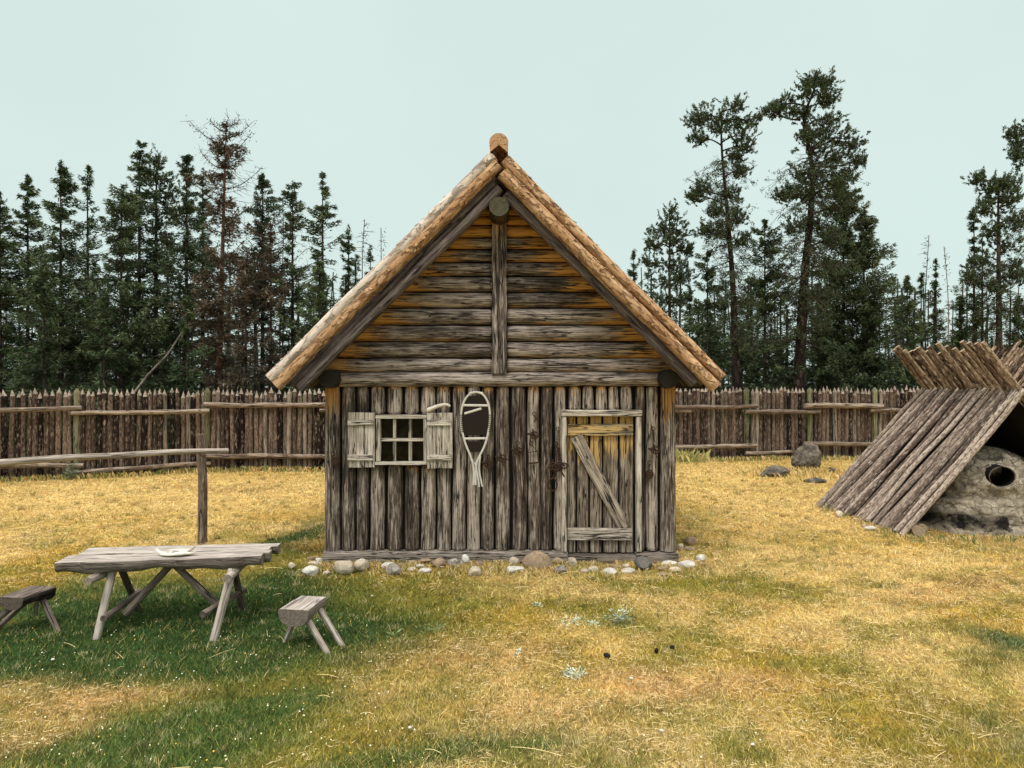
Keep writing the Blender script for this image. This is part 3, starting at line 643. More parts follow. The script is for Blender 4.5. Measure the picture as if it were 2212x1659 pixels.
def spole(roof, name, mat, side, pa, pb, Y, r0, r1, seed, rough=.07, fresh=None, sides=16, squash=(1, 1)):
    A_ = P(pa[0], pa[1], Y); B_ = P(pb[0], pb[1], Y); m = MB()
    m.tube([A_, B_], [r0, r1], sides, rough, seed=seed, up=(0, 1, 0), step=.05, fresh=fresh, squash=squash, wob=.004, tone=.55)
    if mat.startswith('bark'):
        rg = np.random.default_rng(seed + 500); d_ = (B_ - A_) / np.linalg.norm(B_ - A_); n1 = np.cross(d_, [0, 1., 0])
        for k in range(130):
            t = rg.random(); r_ = r0 * (1 - t) + r1 * t; th = rg.random() * 6.283; nr = n1 * math.cos(th) + np.array([0, 1., 0]) * math.sin(th); tg = np.cross(d_, nr)
            o_ = A_ + (B_ - A_) * t + nr * r_ * .97; L_, w_ = rg.uniform(.02, .06), rg.uniform(.012, .03); li = rg.uniform(.002, .018)
            m.add([o_ - tg * w_, o_ + tg * w_, o_ + tg * w_ * .6 + d_ * L_ + nr * li, o_ - tg * w_ * .7 + d_ * L_ + nr * (li * .7)], [(0, 1, 2, 3)], None, (0, 0, rg.random(), 0), False)
    return m.build(name, M[mat], roof)
rl = slope_poles(-1); rr_ = slope_poles(1); u = YE / FPX
# front edge, left: bleached pole on top, orange pole under it, two grey split rafters below
spole(rl, 'roof_pole', 'bark_white', -1, (1066, 338), (585, 819), YE + .03, 13 * u, 14 * u, 31, .06)
spole(rl, 'roof_pole', 'bark_orange', -1, (1076, 355), (598, 833), YE, 12.5 * u, 12.8 * u, 32, .10)
spole(rl, 'rafter', 'rafter', -1, (1066, 396), (634, 828), YE + .13, 9.5 * u, 9.5 * u, 33, .12)
spole(rl, 'rafter', 'rafter', -1, (1080, 407), (648, 839), YE + .10, 11 * u, 11 * u, 34, .05)
spole(rr_, 'roof_pole', 'bark_orange', 1, (1091, 346), (1560, 815), YE + .05, 12.5 * u, 10.5 * u, 35, .12)
spole(rr_, 'roof_pole', 'bark_orange', 1, (1085, 375), (1546, 836), YE, 14.5 * u, 13 * u, 36, .12)
spole(rr_, 'rafter', 'rafter', 1, (1092, 420), (1500, 828), YE + .12, 11 * u, 11.5 * u, 37, .07)
# the rest of the two layers behind the edge, one mesh per slope
for side, roof, a0, a1, b0, b1 in ((-1, rl, (1068, 342), (591, 819), (1070, 378), (622, 832)), (1, rr_, (1090, 344), (1558, 812), (1083, 377), (1528, 826))):
    m = MB(); y = YE + .27; kk = 0
    while y < YW + DEP + .3:
        A_ = P(*a0, YE); B_ = P(*a1, YE); A_[1] = B_[1] = y; B_ = B_ + (B_ - A_) * lrg.normal(-.005, .008)
        m.tube([A_, B_], [.078, .08], 10, .06, up=(0, 1, 0), step=.25); y += .152
    m.build('roof_poles', M['bark_orange' if side > 0 else 'bark_white'], roof)
    m = MB(); y = YE + .18; kk = 0
    while y < YE + 1.2:
        A_ = P(*b0, YE); B_ = P(*b1, YE); A_[1] = B_[1] = y
        m.tube([A_, B_], [.07, .075], 10, .06, up=(0, 1, 0), step=.25); y += .15
    m.build('under_poles', M['rafter'], roof)
# ridge log with a V notch sitting on the peak
m = MB(); c = P(1077.5, 308, YE - .06); rr2 = 19.5 * u; prof = []
angs = np.linspace(-math.pi * .30, math.pi * 1.30, 28)
prof = [(math.cos(a) * rr2, math.sin(a) * rr2 * 1.0) for a in angs]
prof = [(x_, max(z_, -rr2 * .95)) for x_, z_ in prof]
prof = [(rr2 * .92, -rr2 * 1.0)] + [p_ for p_ in prof if p_[1] > -rr2 * .35] + [(-rr2 * .92, -rr2 * 1.0), (0, -rr2 * .22)]
n = len(prof); ysl = np.r_[YE - .06, np.arange(YE + .1, YW + DEP + .5, .3)]; VV_ = []; GG_ = []
for y in ysl:
    jit = 1 + .04 * math.sin(y * 7) + .03 * math.sin(y * 17)
    for (x_, z_) in prof: VV_.append((c[0] + x_ * jit, y, c[2] + z_ * jit)); GG_.append((x_, z_, y))
FF = []
for k in range(len(ysl) - 1):
    for j in range(n): a = k * n + j; b = k * n + (j + 1) % n; FF.append((a, a + n, b + n, b))
m.add(VV_, FF, GG_, (0, 0, .5, 0)); hub = len(prof)
cap_v = [VV_[k] for k in range(n)]; cap_g = [GG_[k] for k in range(n)]
ctr = (c[0], YE - .06, c[2] + rr2 * .2); m.add(cap_v + [ctr], [((k + 1) % n, k, n) for k in range(n)], cap_g + [(0, 0, YE)], (0, 1, .5, 0), False)
mo = M['bark_orange']; m.build('ridge_log', barkmat('ridge_bark', (.14, .06, .03), (.34, .16, .08), (.5, .28, .15), (.5, .3, .18), 1, 0, (.60, .36, .20)), cab)
# side and back walls, inner floor
m = MB(); zs = np.arange(.12, Z_(825), .2)
for z in zs:
    for x_ in (X_(699) + .1, X_(1462) - .1): m.tube([(x_, YW + .2, z), (x_, YW + DEP, z)], .105, 10, .05, step=.5)
m.build('side_wall', M['wall'], cab)
m = MB()
for z in zs: m.tube([(X_(699), YW + DEP, z), (X_(1462), YW + DEP, z)], .105, 10, .05, step=.5)
m.add([(X_(735), YW + DEP, Z_(812)), (X_(1425), YW + DEP, Z_(812)), (X_(1080), YW + DEP, Z_(412))], [(0, 1, 2)], smooth=False)
m.build('back_wall', M['wall'], cab)
# door
yd = YW + .05
fr = MB(); fr.box(((X_(1212) + X_(1385.5)) / 2, YW - .02, (Z_(885.5) + Z_(899)) / 2), (X_(1385.5) - X_(1212), .13, Z_(885.5) - Z_(899)), grain=0, nick=.003, tone=.75)
for a, b in ((1213, 1224), (1373, 1384.5)): fr.box(((X_(a) + X_(b)) / 2, YW - .015, (Z_(899.5) + Z_(1190)) / 2), (X_(b) - X_(a) - .006, .11, Z_(899.5) - Z_(1190)), nick=.003, tone=.7, fresh=lambda t: .35 * max(0, (t - .7) / .3))
fr.build('door_frame', M['pale'], cab)
bk = MB(); wallrect(bk, X_(1224), X_(1372), Z_(1196), Z_(899), yd + .045); bk.build('door_gap_shade', M['black'], cab)  # added black sheet, stands in for shade in the gaps between boards
dm = MB()
for k, (a, b) in enumerate([(1225, 1245), (1246.5, 1273), (1274.5, 1302), (1303.5, 1337.5), (1339, 1370.5)]):
    dm.box(((X_(a) + X_(b)) / 2, yd + .02 + .002 * (k % 2), (Z_(900) + Z_(1195.5)) / 2), (X_(b) - X_(a) - .020, .035, Z_(900) - Z_(1195.5)), fresh=lambda t, k=k: .80 if t > .90 else (.62 * min(1, max(0, (t - .62 + .04 * k * (k < 3)) / .14)) + (.10 if t > .5 else 0)), tone=lrg.uniform(.35, .7), nick=.0015)
door = dm.build('door', M['door'], cab)
def plank(p0, p1, wid, y, th, mat, parent, name, fresh=0., tone=.5, nick=.003):
    p0 = np.array(p0); p1 = np.array(p1); d = p1 - p0; L = np.linalg.norm(d); d /= L
    m = MB(); m.box(((p0 + p1) / 2)[[0, 0, 1]] * [1, 0, 1] + [0, y, 0], (wid, th, L), rot=np.array([[d[1], 0, d[0]], [0, 1, 0], [-d[0], 0, d[1]]]), fresh=fresh, tone=tone, nick=nick)
    return m.build(name, M[mat], parent)
plank((X_(1226), Z_(929)), (X_(1368), Z_(928)), 25 / PXM, yd - .025, .04, 'pale', door, 'batten', .62, .5)
plank((X_(1225.5), Z_(1154)), (X_(1366), Z_(1154.5)), 26 / PXM, yd - .025, .04, 'pale', door, 'batten', 0, .5)
plank((X_(1244), Z_(943)), (X_(1350), Z_(1142)), 27 / PXM, yd - .028, .035, 'door', door, 'brace', .12, .75)
m = MB()
for (x0_, x1_, yy) in ((1230, 1362, 921), (1230, 1362, 937), (1230, 1362, 1147), (1230, 1362, 1161)):
    for k in range(6): px = x0_ + (x1_ - x0_) * k / 5; m.tube([P(px, yy, yd - .052), P(px, yy, yd - .04)], .006, 6, 0, cap=True, step=.1)
m.build('nail', M['nail'], door)
# window
wf = MB(); yf = YW - .03
def wbox(mb, a, b, c_, d, y, th, grain, **k): mb.box(((X_(a) + X_(b)) / 2, y, (Z_(c_) + Z_(d)) / 2), (X_(b) - X_(a), th, Z_(c_) - Z_(d)), grain=grain, **k)
wbox(wf, 813, 923, 896, 904, yf, .10, 0, tone=.7, nick=.002); wbox(wf, 813, 923, 996, 1003, yf - .01, .13, 0, tone=.8, nick=.002)
wbox(wf, 814, 824, 904.3, 995.7, yf, .09, 2, tone=.6, nick=.002); wbox(wf, 916, 923, 904.3, 995.7, yf, .09, 2, tone=.6, nick=.002)
win = wf.build('window', M['pale'], cab)
wm = MB()
for a, b in ((850, 856.5), (883.5, 890.5)):
    wbox(wm, a, b, 904.5, 946, yf + .01, .035, 2, tone=.5, fresh=.35); wbox(wm, a, b, 953, 995.5, yf + .01, .035, 2, tone=.4, fresh=.1)
wbox(wm, 824.2, 915.8, 946.2, 952.8, yf + .005, .04, 0, tone=.7)
wm.build('glazing_bar', M['pale'], win)
for (a, b) in ((824.3, 849.8), (856.8, 883.2), (890.8, 915.8)):
    for (c_, d) in ((904.5, 946), (953, 995.5)):
        m = MB(); m.box(((X_(a) + X_(b)) / 2, yf + .03, (Z_(c_) + Z_(d)) / 2), (X_(b) - X_(a), .004, Z_(c_) - Z_(d))); m.build('pane', M['glass'], win)
for (xa, xm, xb, ya, yb_) in ((754, 790, 811, 890.5, 1009), (923.5, 943, 978, 891, 1011)):
    m = MB(); wbox(m, xa, xm - .6, ya, yb_, YW - .055, .028, 2, tone=.5, nick=.002); wbox(m, xm + .6, xb, ya + .5, yb_ - .5, YW - .053, .028, 2, tone=.6, nick=.002)
    sh = m.build('shutter', M['pale'], cab)
    for (c_, d) in ((906.5, 918), (981, 993)):
        m = MB(); wbox(m, xa, xb - 2.5, c_, d, YW - .083, .026, 0, tone=.8, nick=.002); m.build('batten', M['pale'], sh)
        m2 = MB()
        for px in (xa + 6, xa + 22, xb - 8): m2.tube([P(px, (c_ + d) / 2, YW - .1), P(px, (c_ + d) / 2, YW - .09)], .006, 6, 0, step=.1)
        m2.build('nail', M['nail'], sh)
# ------------------------------------------------------------------ things hanging on the cabin
def sm(pts, n=4):
    pts = np.asarray(pts, float)
    for _ in range(n):
        q_ = np.empty((len(pts) * 2 - 1, pts.shape[1])); q_[0::2] = pts; q_[1::2] = (pts[:-1] + pts[1:]) / 2
        q_[2:-1:2] = q_[2:-1:2] * .5 + (q_[1:-2:2] + q_[3::2]) * .25; pts = q_
    return pts
def zc(x_, y_, Y): return P(648 + x_ / 3.414, 783 + y_ / 3.414, Y)
ysn = YW - .06
shoe = empty('snowshoe', zc(1295, 905, ysn), 'single long wooden snowshoe with dark lacing hanging between the window and the door', 'snowshoe')
m = MB()
left = [(1350, 228), (1300, 216), (1240, 232), (1200, 300), (1185, 380), (1190, 480), (1212, 585), (1248, 665), (1275, 740), (1284, 800), (1280, 905)]
right = [(1250, 228), (1300, 214), (1355, 232), (1392, 300), (1403, 380), (1398, 470), (1378, 575), (1345, 655), (1305, 720), (1295, 790), (1296, 903)]
m.tube([zc(a, b, ysn) for a, b in sm(left, 3)], .0145, 8, .0, up=(0, 1, 0), step=.02, squash=(1, .7))
m.tube([zc(a, b, ysn - .005) for a, b in sm(right, 3)], .0145, 8, .0, up=(0, 1, 0), step=.02, squash=(1, .7))
for l_ in ([(1330, 690), (1325, 730), (1316, 790), (1345, 915)], [(1290, 735), (1305, 800), (1322, 917)]): m.tube([zc(a, b, ysn - .012) for a, b in sm(l_, 3)], .012, 8, .0, up=(0, 1, 0), step=.02)
m.build('frame', M['white_wood'], shoe)
for (a, b) in (((1205, 316), (1385, 318)), ((1213, 378), (1338, 340)), ((1212, 563), (1370, 560))):
    m = MB(); m.tube([zc(*a, ysn), zc(*b, ysn)], .017, 8, .0, up=(0, 1, 0), squash=(1, .5)); m.build('crossbar', M['white_wood'], shoe)
m = MB(); poly = sm(left[2:8], 2).tolist() + sm(right[2:8], 2).tolist()[::-1]; poly = np.array(poly)
def inside(px, py):
    c_ = False; j = len(poly) - 1
    for i in range(len(poly)):
        if (poly[i][1] > py) != (poly[j][1] > py) and px < (poly[j][0] - poly[i][0]) * (py - poly[i][1]) / (poly[j][1] - poly[i][1]) + poly[i][0]: c_ = not c_
        j = i
    return c_
for ang in (0, 60, 120):
    dr = np.array([math.cos(R(ang)), math.sin(R(ang))]); nr = np.array([-dr[1], dr[0]])
    for o_ in np.arange(-260, 260, 6.2):
        run = []
        for t in np.arange(-280, 280, 5):
            x_, y_ = np.array([1295, 440]) + nr * o_ + dr * t
            ok = inside(x_, y_) and not (536 < y_ < 578) and y_ > 245 and not (305 < y_ < 328)
            if ok: run.append((x_, y_))
            if (not ok or t > 270) and run:
                if len(run) > 2: m.tube([zc(*run[0], ysn + .004), zc(*run[-1], ysn + .004)], (.0048), 3, 0, cap=False, step=9)
                run = []
m.build('lacing', M['webbing'], shoe)
m = MB()
for y_ in np.arange(385, 520, 15):
    for xs_ in (1188 + (y_ - 385) * .1, 1401 - (y_ - 385) * .06): m.tube([zc(xs_, y_, ysn), zc(xs_, y_ + 6, ysn)], .0175, 8, 0, step=9)
m.build('binding', M['rust'], shoe)

m = MB(); Ya = YW - .07
m.tube([P(a, b, Ya) for a, b in sm([(924, 886), (930, 884), (938, 880), (950, 876), (962, 873.5), (969, 875), (972, 878)], 2)], list(np.linspace(.034, .016, 25)), 9, .12, step=.02)
m.tube([P(a, b, Ya) for a, b in ((925, 884), (922, 889))], [.02, .01], 7, .1); m.tube([P(a, b, Ya - .01) for a, b in ((933, 882), (931, 887))], [.02, .01], 7, .1)
tag(m.build('antler', M['antler']), 'short white bone lying on top of the right window shutter', 'bone')

def ring(mb, c_, r_, w, tilt=1.):
    a = np.linspace(0, 2 * math.pi, 15); mb.tube([np.array([c_[0] + math.cos(q_) * r_, c_[1], c_[2] + math.sin(q_) * r_ * tilt]) for q_ in a], w, 5, 0, cap=False, up=(0, 1, 0), step=.02)
def chain(mb, pa, pb, n, w=.004, sag=.0):
    for k in range(n):
        t = (k + .5) / n; c_ = pa * (1 - t) + pb * t; c_ = c_ + [sag * math.sin(t * 3.14), 0, 0]
        ring(mb, c_, np.linalg.norm(pb - pa) / n * .42, w, 1.4 if k % 2 else .8)
def trap(D0, ringp, chainp, body, label, kind, seed):
    rg = np.random.default_rng(seed); Yt = YW - .03
    t = empty('animal_trap', P(*body, Yt), label, 'trap', 'rusty traps hanging on the cabin front')
    m = MB(); m.tube([P(*ringp, Yt + .06), P(*ringp, Yt - .02)], .007, 6, 0, step=9); m.build('nail', M['nail'], t)
    m = MB(); ring(m, P(ringp[0], ringp[1] + 3.5, Yt - .01), .026, .0045); chain(m, P(ringp[0], ringp[1] + 8, Yt), P(*chainp, Yt), max(3, int(abs(chainp[1] - ringp[1]) / 5)), .0042, rg.normal(0, .01)); m.build('chain', M['rust'], t)
    m = MB(); b = P(*body, Yt - .02)
    if kind == 'jaw':
        ring(m, b, .062, .008, .8); ring(m, b + [.01, -.02, .0], .045, .007, 1.1); m.tube([b + [-.09, 0, .02], b + [.08, 0, -.02]], [.014, .01], 6, .1); m.tube([b + [-.02, -.01, .08], b + [.02, -.01, -.1]], [.012, .008], 6, .1)
    elif kind == 'cluster':
        for k in range(9):
            c_ = b + [rg.normal(0, .06), -.01 * k * .5, rg.normal(0, .05)]; ring(m, c_, rg.uniform(.03, .06), .009, rg.uniform(.5, 1.2))
            m.tube([c_ + [rg.normal(0, .07), 0, rg.normal(0, .05)], c_], .011, 6, .1)
        ring(m, b + [-.10, -.01, -.24], .06, .011, 1.5); chain(m, b + [-.05, 0, -.02], b + [-.09, 0, -.17], 4, .007)
        chain(m, b + [-.03, 0, .02], b + [-.055, 0, .33], 8, .008); chain(m, b + [.0, 0, .02], b + [-.02, 0, .25], 6, .007)
    elif kind == 'square':
        a = [P(1141, 977, Yt), P(1161, 975, Yt), P(1163, 999, Yt), P(1142, 1001, Yt), P(1141, 977, Yt)]
        for q_ in range(3): m.tube([a[q_], a[q_ + 1]], .006, 5, 0, step=9)
        m.tube([a[2], a[3]], .011, 5, 0, step=9); m.tube([a[3], a[0]], .005, 5, 0, step=9)
        m.tube([P(1146, 958, Yt), a[0]], .004, 5, 0, step=9); m.tube([P(1146, 958, Yt), a[1]], .004, 5, 0, step=9)
    elif kind == 'disc':
        ring(m, b, .05, .010, 1.2); m.tube([b + [0, .0, 0], b + [0, -.012, 0]], .04, 12, 0, step=9); m.tube([b + [0, 0, -.05], b + [.01, 0, -.11]], [.01, .004], 5, 0)
    m.build('jaw', M['rust'], t); return t
trap(0, (1206, 923), (1206, 985), (1210, 1008), 'tangled cluster of rusty traps and chains beside the left door jamb', 'cluster', 1)
trap(0, (1147, 955), (1147, 962), (1152, 988), 'square wire trap hanging by a ring left of the door', 'square', 2)
trap(0, (1154, 890), (1154, 912), (1154, 940), 'small ring and chain trap hung high above the square wire trap', 'jaw', 3)
trap(0, (1118, 953), (1118, 966), (1118, 974), 'dark trap flat on the log left of the square wire trap', 'jaw', 4)
trap(0, (1088, 889), (1088, 940), (1084, 990), 'dark rusty trap on a long chain nearest right of the snowshoe', 'jaw', 5)
trap(0, (1054, 983), (1054, 990), (1054, 1002), 'rusty trap hanging just below and beside the snowshoe tail', 'jaw', 6)
trap(0, (1411, 922), (1413, 955), (1415, 972), 'rusty trap on a chain on the log right of the door', 'jaw', 7)
trap(0, (1404, 996), (1404, 1015), (1403, 1024), 'round pan trap hanging lowest right of the door frame', 'disc', 8)
trap(0, (719, 976), (720, 990), (724, 997), 'small rusty ring trap hanging on the left corner post', 'disc', 9)

# ------------------------------------------------------------------ palisade
def fence(name, xa, xb, label, spacing, px_posts, rails, seed):
    rg = np.random.default_rng(seed)
    root = empty(name, ((xa + xb) / 2, float(fence_y((xa + xb) / 2)), 0), label, 'fence', 'palisade round the yard')
    # walk along the polyline
    xq = np.linspace(xa, xb, 2000); yq = fence_y(xq); s_ = np.r_[0, np.cumsum(np.hypot(np.diff(xq), np.diff(yq)))]
    pos = []; s0 = 0.
    while s0 < s_[-1]: pos.append(s0); s0 += spacing * rg.uniform(.86, 1.14)
    postx = [X_at(p_) for p_ in px_posts]
    for s0 in pos:
        x_ = float(np.interp(s0, s_, xq)); y_ = float(np.interp(s0, s_, yq))
        if any(abs(x_ - p_) < spacing * .62 for p_ in postx): continue
        r_ = spacing * rg.uniform(.42, .52); h_ = 2.27 + rg.normal(0, .035) + (.03 if x_ > 0 else 0); z0 = float(gh(x_, y_)) - .05
        m = MB(); tp = rg.uniform(.13, .20); ax_ = rg.normal(0, .012)
        m.tube([(x_, y_, z0), (x_ + ax_, y_ + rg.normal(0, .012), h_ - tp)], [r_ * 1.06, r_ * .97], 9, .07, cap=False, up=(0, 1, 0), step=.22, wob=.008, fresh=lambda t: 0)
        pale = rg.random() < .12
        m.build('stake', M['stake_pale'] if pale else M['stake'], root)
        tipm = MB(); c_ = m.v[0][-9:]; g_ = m.gc[0][-9:]; apex = c_.mean(0) + [rg.normal(0, .01), 0, tp]
        # hewn point: three or four flat cuts, joined onto the stake
        tipm.add(np.vstack([c_, [apex]]), [(k, (k + 1) % 9, 9) for k in range(9)], np.vstack([g_, [g_.mean(0) + [0, 0, tp]]]), (0, 0, rg.uniform(.8, 1.4), 0), False)
        o = tipm.build('hewn_tip', M['stake_pale'], last_obj())
    for p_ in postx:
        y_ = float(fence_y(p_)) - .01; m = MB(); r_ = .085
        m.tube([(p_, y_, -.05), (p_, y_, 2.21 if p_ > 0 else 2.20), (p_, y_, 2.29)], [r_, r_, r_ * .2], 12, .03, up=(0, 1, 0), step=.08, cap=True); m.build('fence_post', M['post'], root)
    for (pa, pb, r0, r1, mat) in rails:
        A_ = rail_pt(*pa, r0); B_ = rail_pt(*pb, r1); m = MB()
        m.tube([A_, B_], [r0, r1], 12, .10, up=(0, 0, 1), step=.1, bark=rg.uniform(-.1, .5), fresh=lambda t: .22, wob=.012, tone=rg.uniform(.3, .9)); m.build('rail', M[mat], root)
    return root
def last_obj(): return COL.objects[-1]
def X_at(px):
    x_ = 0.
    for _ in range(30): x_ = (px - 1106) / FPX * float(fence_y(x_))
    return x_
def rail_pt(px, py, r_):
    x_ = X_at(px); y_ = float(fence_y(x_)) - .10 - r_; return np.array([(px - 1106) / FPX * y_, y_, CAM_H - (py - 829.5) / FPX * y_])
fence('palisade_fence', -14.4, -2.8, 'brown log palisade with pointed tips left of the cabin', .128, [167, 448], [
    ((-40, 888), (176, 881), .062, .055, 'rail'), ((153, 893), (452, 887), .055, .065, 'rail'), ((441, 874), (720, 875), .07, .065, 'rail'), ((690, 887), (760, 887), .05, .05, 'rail'),
    ((-40, 1006), (180, 1006), .08, .06, 'rail'), ((146, 1021), (455, 1001), .065, .055, 'rail'), ((441, 985), (740, 988), .07, .065, 'rail')], 41)
fence('palisade_fence', 2.4, 15.0, 'brown log palisade with pointed tips right of the cabin', .131, [1612, 1749, 1889], [
    ((1420, 878), (1636, 877), .065, .06, 'rail'), ((1400, 886), (1492, 888), .05, .055, 'rail'), ((1611, 889), (1771, 890), .068, .065, 'rail'), ((1738, 877), (1907, 878), .085, .08, 'rail'), ((1880, 887), (2030, 887), .06, .06, 'rail'),
    ((1420, 969), (1634, 962), .07, .065, 'rail'), ((1610, 979), (1716, 975), .06, .05, 'rail'), ((1737, 959), (1960, 963), .075, .07, 'rail'), ((1930, 968), (2050, 965), .06, .06, 'rail')], 42)

# ------------------------------------------------------------------ pole shelter and clay oven
Y0, Y1 = 11.75, 14.5
sh = empty('pole_shelter', (8.1, 13.1, 0), 'low A-frame shelter of brown barked poles crossing at the ridge, at the right edge', 'shelter')
KX, KZ = 8.13, 2.29
srg = np.random.default_rng(51)
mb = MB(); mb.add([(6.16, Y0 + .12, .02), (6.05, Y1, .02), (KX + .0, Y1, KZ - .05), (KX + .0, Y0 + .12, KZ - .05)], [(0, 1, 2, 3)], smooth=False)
ls = mb.build('left_slope', M['black'], sh)  # black sheet set close under the poles to darken the crevices
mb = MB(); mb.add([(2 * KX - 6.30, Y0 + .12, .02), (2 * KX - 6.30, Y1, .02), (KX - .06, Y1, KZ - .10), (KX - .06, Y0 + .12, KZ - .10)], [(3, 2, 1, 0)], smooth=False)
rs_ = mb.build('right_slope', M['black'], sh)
def spoles(side, par, n, mat, ext_mat):
    for k in range(n):
        y_ = Y0 + (k + (.0 if side < 0 else .5)) * (Y1 - Y0) / (n - 1) * (1 if side < 0 else .98); r_ = srg.uniform(.039, .045) if side < 0 else srg.uniform(.046, .056)
        fx = KX + side * (KX - (6.16 - .19 * (y_ - Y0) / (Y1 - Y0))) ; fx = KX + side * (KX - (6.16 - .19 * (y_ - Y0) / (Y1 - Y0)))
        ex = .58 + srg.normal(0, .035)            # how far it runs past the crossing
        up_ = np.array([KX - side * ex, y_ + srg.normal(0, .008), KZ + ex * 1.27 + .02])
        foot = np.array([fx + srg.normal(0, .02), y_ + srg.normal(0, .015), .01 + srg.normal(0, .01)])
        jn = srg.normal(0, .009); foot = foot + [-.76 * jn, 0, .65 * jn]; mid = np.array([KX - .76 * jn, y_, KZ + .02 + .65 * jn])
        m = MB()
        if side < 0:
            m.tube([foot, mid + [0, 0, .0]], [r_ * 1.08, r_ * .95], 10, .06, tone=srg.random() * 1.6 - .3, up=(0, 1, 0), step=.1, wob=.012); m.build('pole', M[mat], par)
            m = MB(); m.tube([mid + [.06, .02, .04], up_], [r_ * .8, r_ * .7], 10, .08, up=(0, 1, 0), step=.1); m.build('pole', M[ext_mat], par)
        else:
            m.tube([foot, mid, up_], [r_, r_ * .85, r_ * .78], 10, .09, up=(0, 1, 0), step=.12, wob=.008); m.build('pole', M[ext_mat], par)
spoles(-1, ls, 25, 'pole', 'pole_up'); spoles(1, rs_, 17, 'pole', 'pole_up')
m = MB(); m.tube([(6.50, Y0 - .02, .10), (6.50, Y1 - .1, .10)], .085, 12, .06, up=(0, 0, 1), step=.2); m.build('sill_log', M['pole_up'], sh)
m = MB(); m.tube([(9.76, Y0 + .0, .10), (9.76, Y1 - .1, .10)], .085, 12, .06, up=(0, 0, 1), step=.2); m.build('sill_log', M['pole_up'], sh)
m = MB(); m.tube([(KX, Y0 + .15, KZ - .13), (KX, Y1, KZ - .13)], .07, 12, .06, up=(0, 0, 1), step=.2); m.build('ridge_pole', M['pole_up'], sh)
m = MB()
for k in range(19):
    z_ = .08 + k * .118; hw = (KZ - z_) / 1.2 - .12
    if hw > .1: m.tube([(KX - hw, Y1 + .02, z_), (KX + hw, Y1 + .02, z_)], .06, 8, .06, up=(0, 0, 1), step=.3)
m.build('back_wall', M['stake'], sh)  # back wall added so the inside of the shelter stays dark
# oven
oc = np.array([7.98, 12.85]); hole_dir = np.array([-.55, -.83]); hole_dir /= np.linalg.norm(hole_dir)
nT, nH = 120, 300; VV_ = []; DD = []
prof_t = np.linspace(0, 1, nT)
for t in prof_t:
    if t < .36: k = t / .36; r_ = 1.34 - .26 * k ** .8 + .0; z_ = .54 * k ** 1.1 - .02
    else:
        a = (t - .36) / .64 * math.pi / 2; r_ = 1.00 * math.cos(a) ** .8 + .0; z_ = .54 + .80 * math.sin(a)
    for h in range(nH):
        th = h / nH * 2 * math.pi; x_, y_ = math.cos(th), math.sin(th)
        nn = (fbm(th * 3 + 50, z_ * 3 + t * 4, 4) - .5) * .20 + (fbm(th * 9 + 20, z_ * 8 + t * 9, 3) - .5) * .06
        rr2_ = max(0., r_ + nn * (1 if t < .9 else (1 - t) / .1))
        VV_.append((oc[0] + x_ * rr2_, oc[1] + y_ * rr2_, z_ + (nn * .3 if t > .36 else 0)))
VV_ = np.array(VV_)
mouth = np.array([oc[0], oc[1], .86]) + np.r_[hole_dir * 1.0, 0]
md = P(2165, 1030, 11.86); 
# front mouth: push the skin straight in
hd = (np.array([oc[0], oc[1], .9]) - md); hd[2] = 0; hd /= np.linalg.norm(hd); side_ = np.array([-hd[1], hd[0], 0])
rel = VV_ - md; dpt = rel @ hd; sx = rel @ side_; sz = rel[:, 2]
dist = np.sqrt((sx / .20) ** 2 + (sz / .165) ** 2); fr_ = dpt < 1.
push = (dist < 1.25) & fr_; snap = push & (dist > .75); fsc = np.where(snap, 1 / np.maximum(dist, .1), 1.)
fsc = np.where(snap & (dist > 1.0), 1 + (1 / np.maximum(dist, .1) - 1) * .6, fsc)
VV_ += side_ * (sx * (fsc - 1))[:, None] + np.array([0, 0, 1.]) * (sz * (fsc - 1))[:, None]
lip = np.exp(-((dist - 1.2) / .16) ** 2) * .035 * fr_; VV_ -= hd * lip[:, None]
tp = P(2140, 973, 12.05); rel = VV_ - np.array([tp[0] + .12, tp[1] + .25, 1.15]); dd = np.hypot(rel[:, 0] / .22, rel[:, 1] / .17); VV_[:, 2] -= np.clip((1.05 - dd) / .2, 0, 1) * .35 * (VV_[:, 2] > 1.0)
FF = []
for a in range(nT - 1):
    for h in range(nH):
        p0 = a * nH + h; p1 = a * nH + (h + 1) % nH
        if not (dist[p0] < .97 and dist[p1] < .97 and dist[p0 + nH] < .97 and fr_[p0]): FF.append((p0, p1, p1 + nH, p0 + nH))
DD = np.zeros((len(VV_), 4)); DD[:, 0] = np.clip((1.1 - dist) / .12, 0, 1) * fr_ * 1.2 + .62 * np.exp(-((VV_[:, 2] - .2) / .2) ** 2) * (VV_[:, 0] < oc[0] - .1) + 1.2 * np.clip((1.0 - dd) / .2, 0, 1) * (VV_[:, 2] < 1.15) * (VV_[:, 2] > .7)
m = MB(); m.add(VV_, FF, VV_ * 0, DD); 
tv = []; tf = []
for q_ in range(7):
    sc_ = (1.0, .97, 1., 1.15, 1.3, 1.2, .05)[q_]; dp = (-.02, .05, .12, .25, .5, .7, .72)[q_]
    for h in range(24): th = h / 24 * 2 * math.pi; tv.append(md + hd * dp + side_ * math.cos(th) * .198 * sc_ + np.array([0, 0, 1.]) * math.sin(th) * .163 * sc_)
for q_ in range(6):
    for h in range(24): tf.append((q_ * 24 + h, q_ * 24 + (h + 1) % 24, (q_ + 1) * 24 + (h + 1) % 24, (q_ + 1) * 24 + h))
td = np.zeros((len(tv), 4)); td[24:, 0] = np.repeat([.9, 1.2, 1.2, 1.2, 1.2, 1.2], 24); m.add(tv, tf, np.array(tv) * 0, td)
ov = m.build('clay_oven', None or M['clay'], None, (oc[0], oc[1], 0))
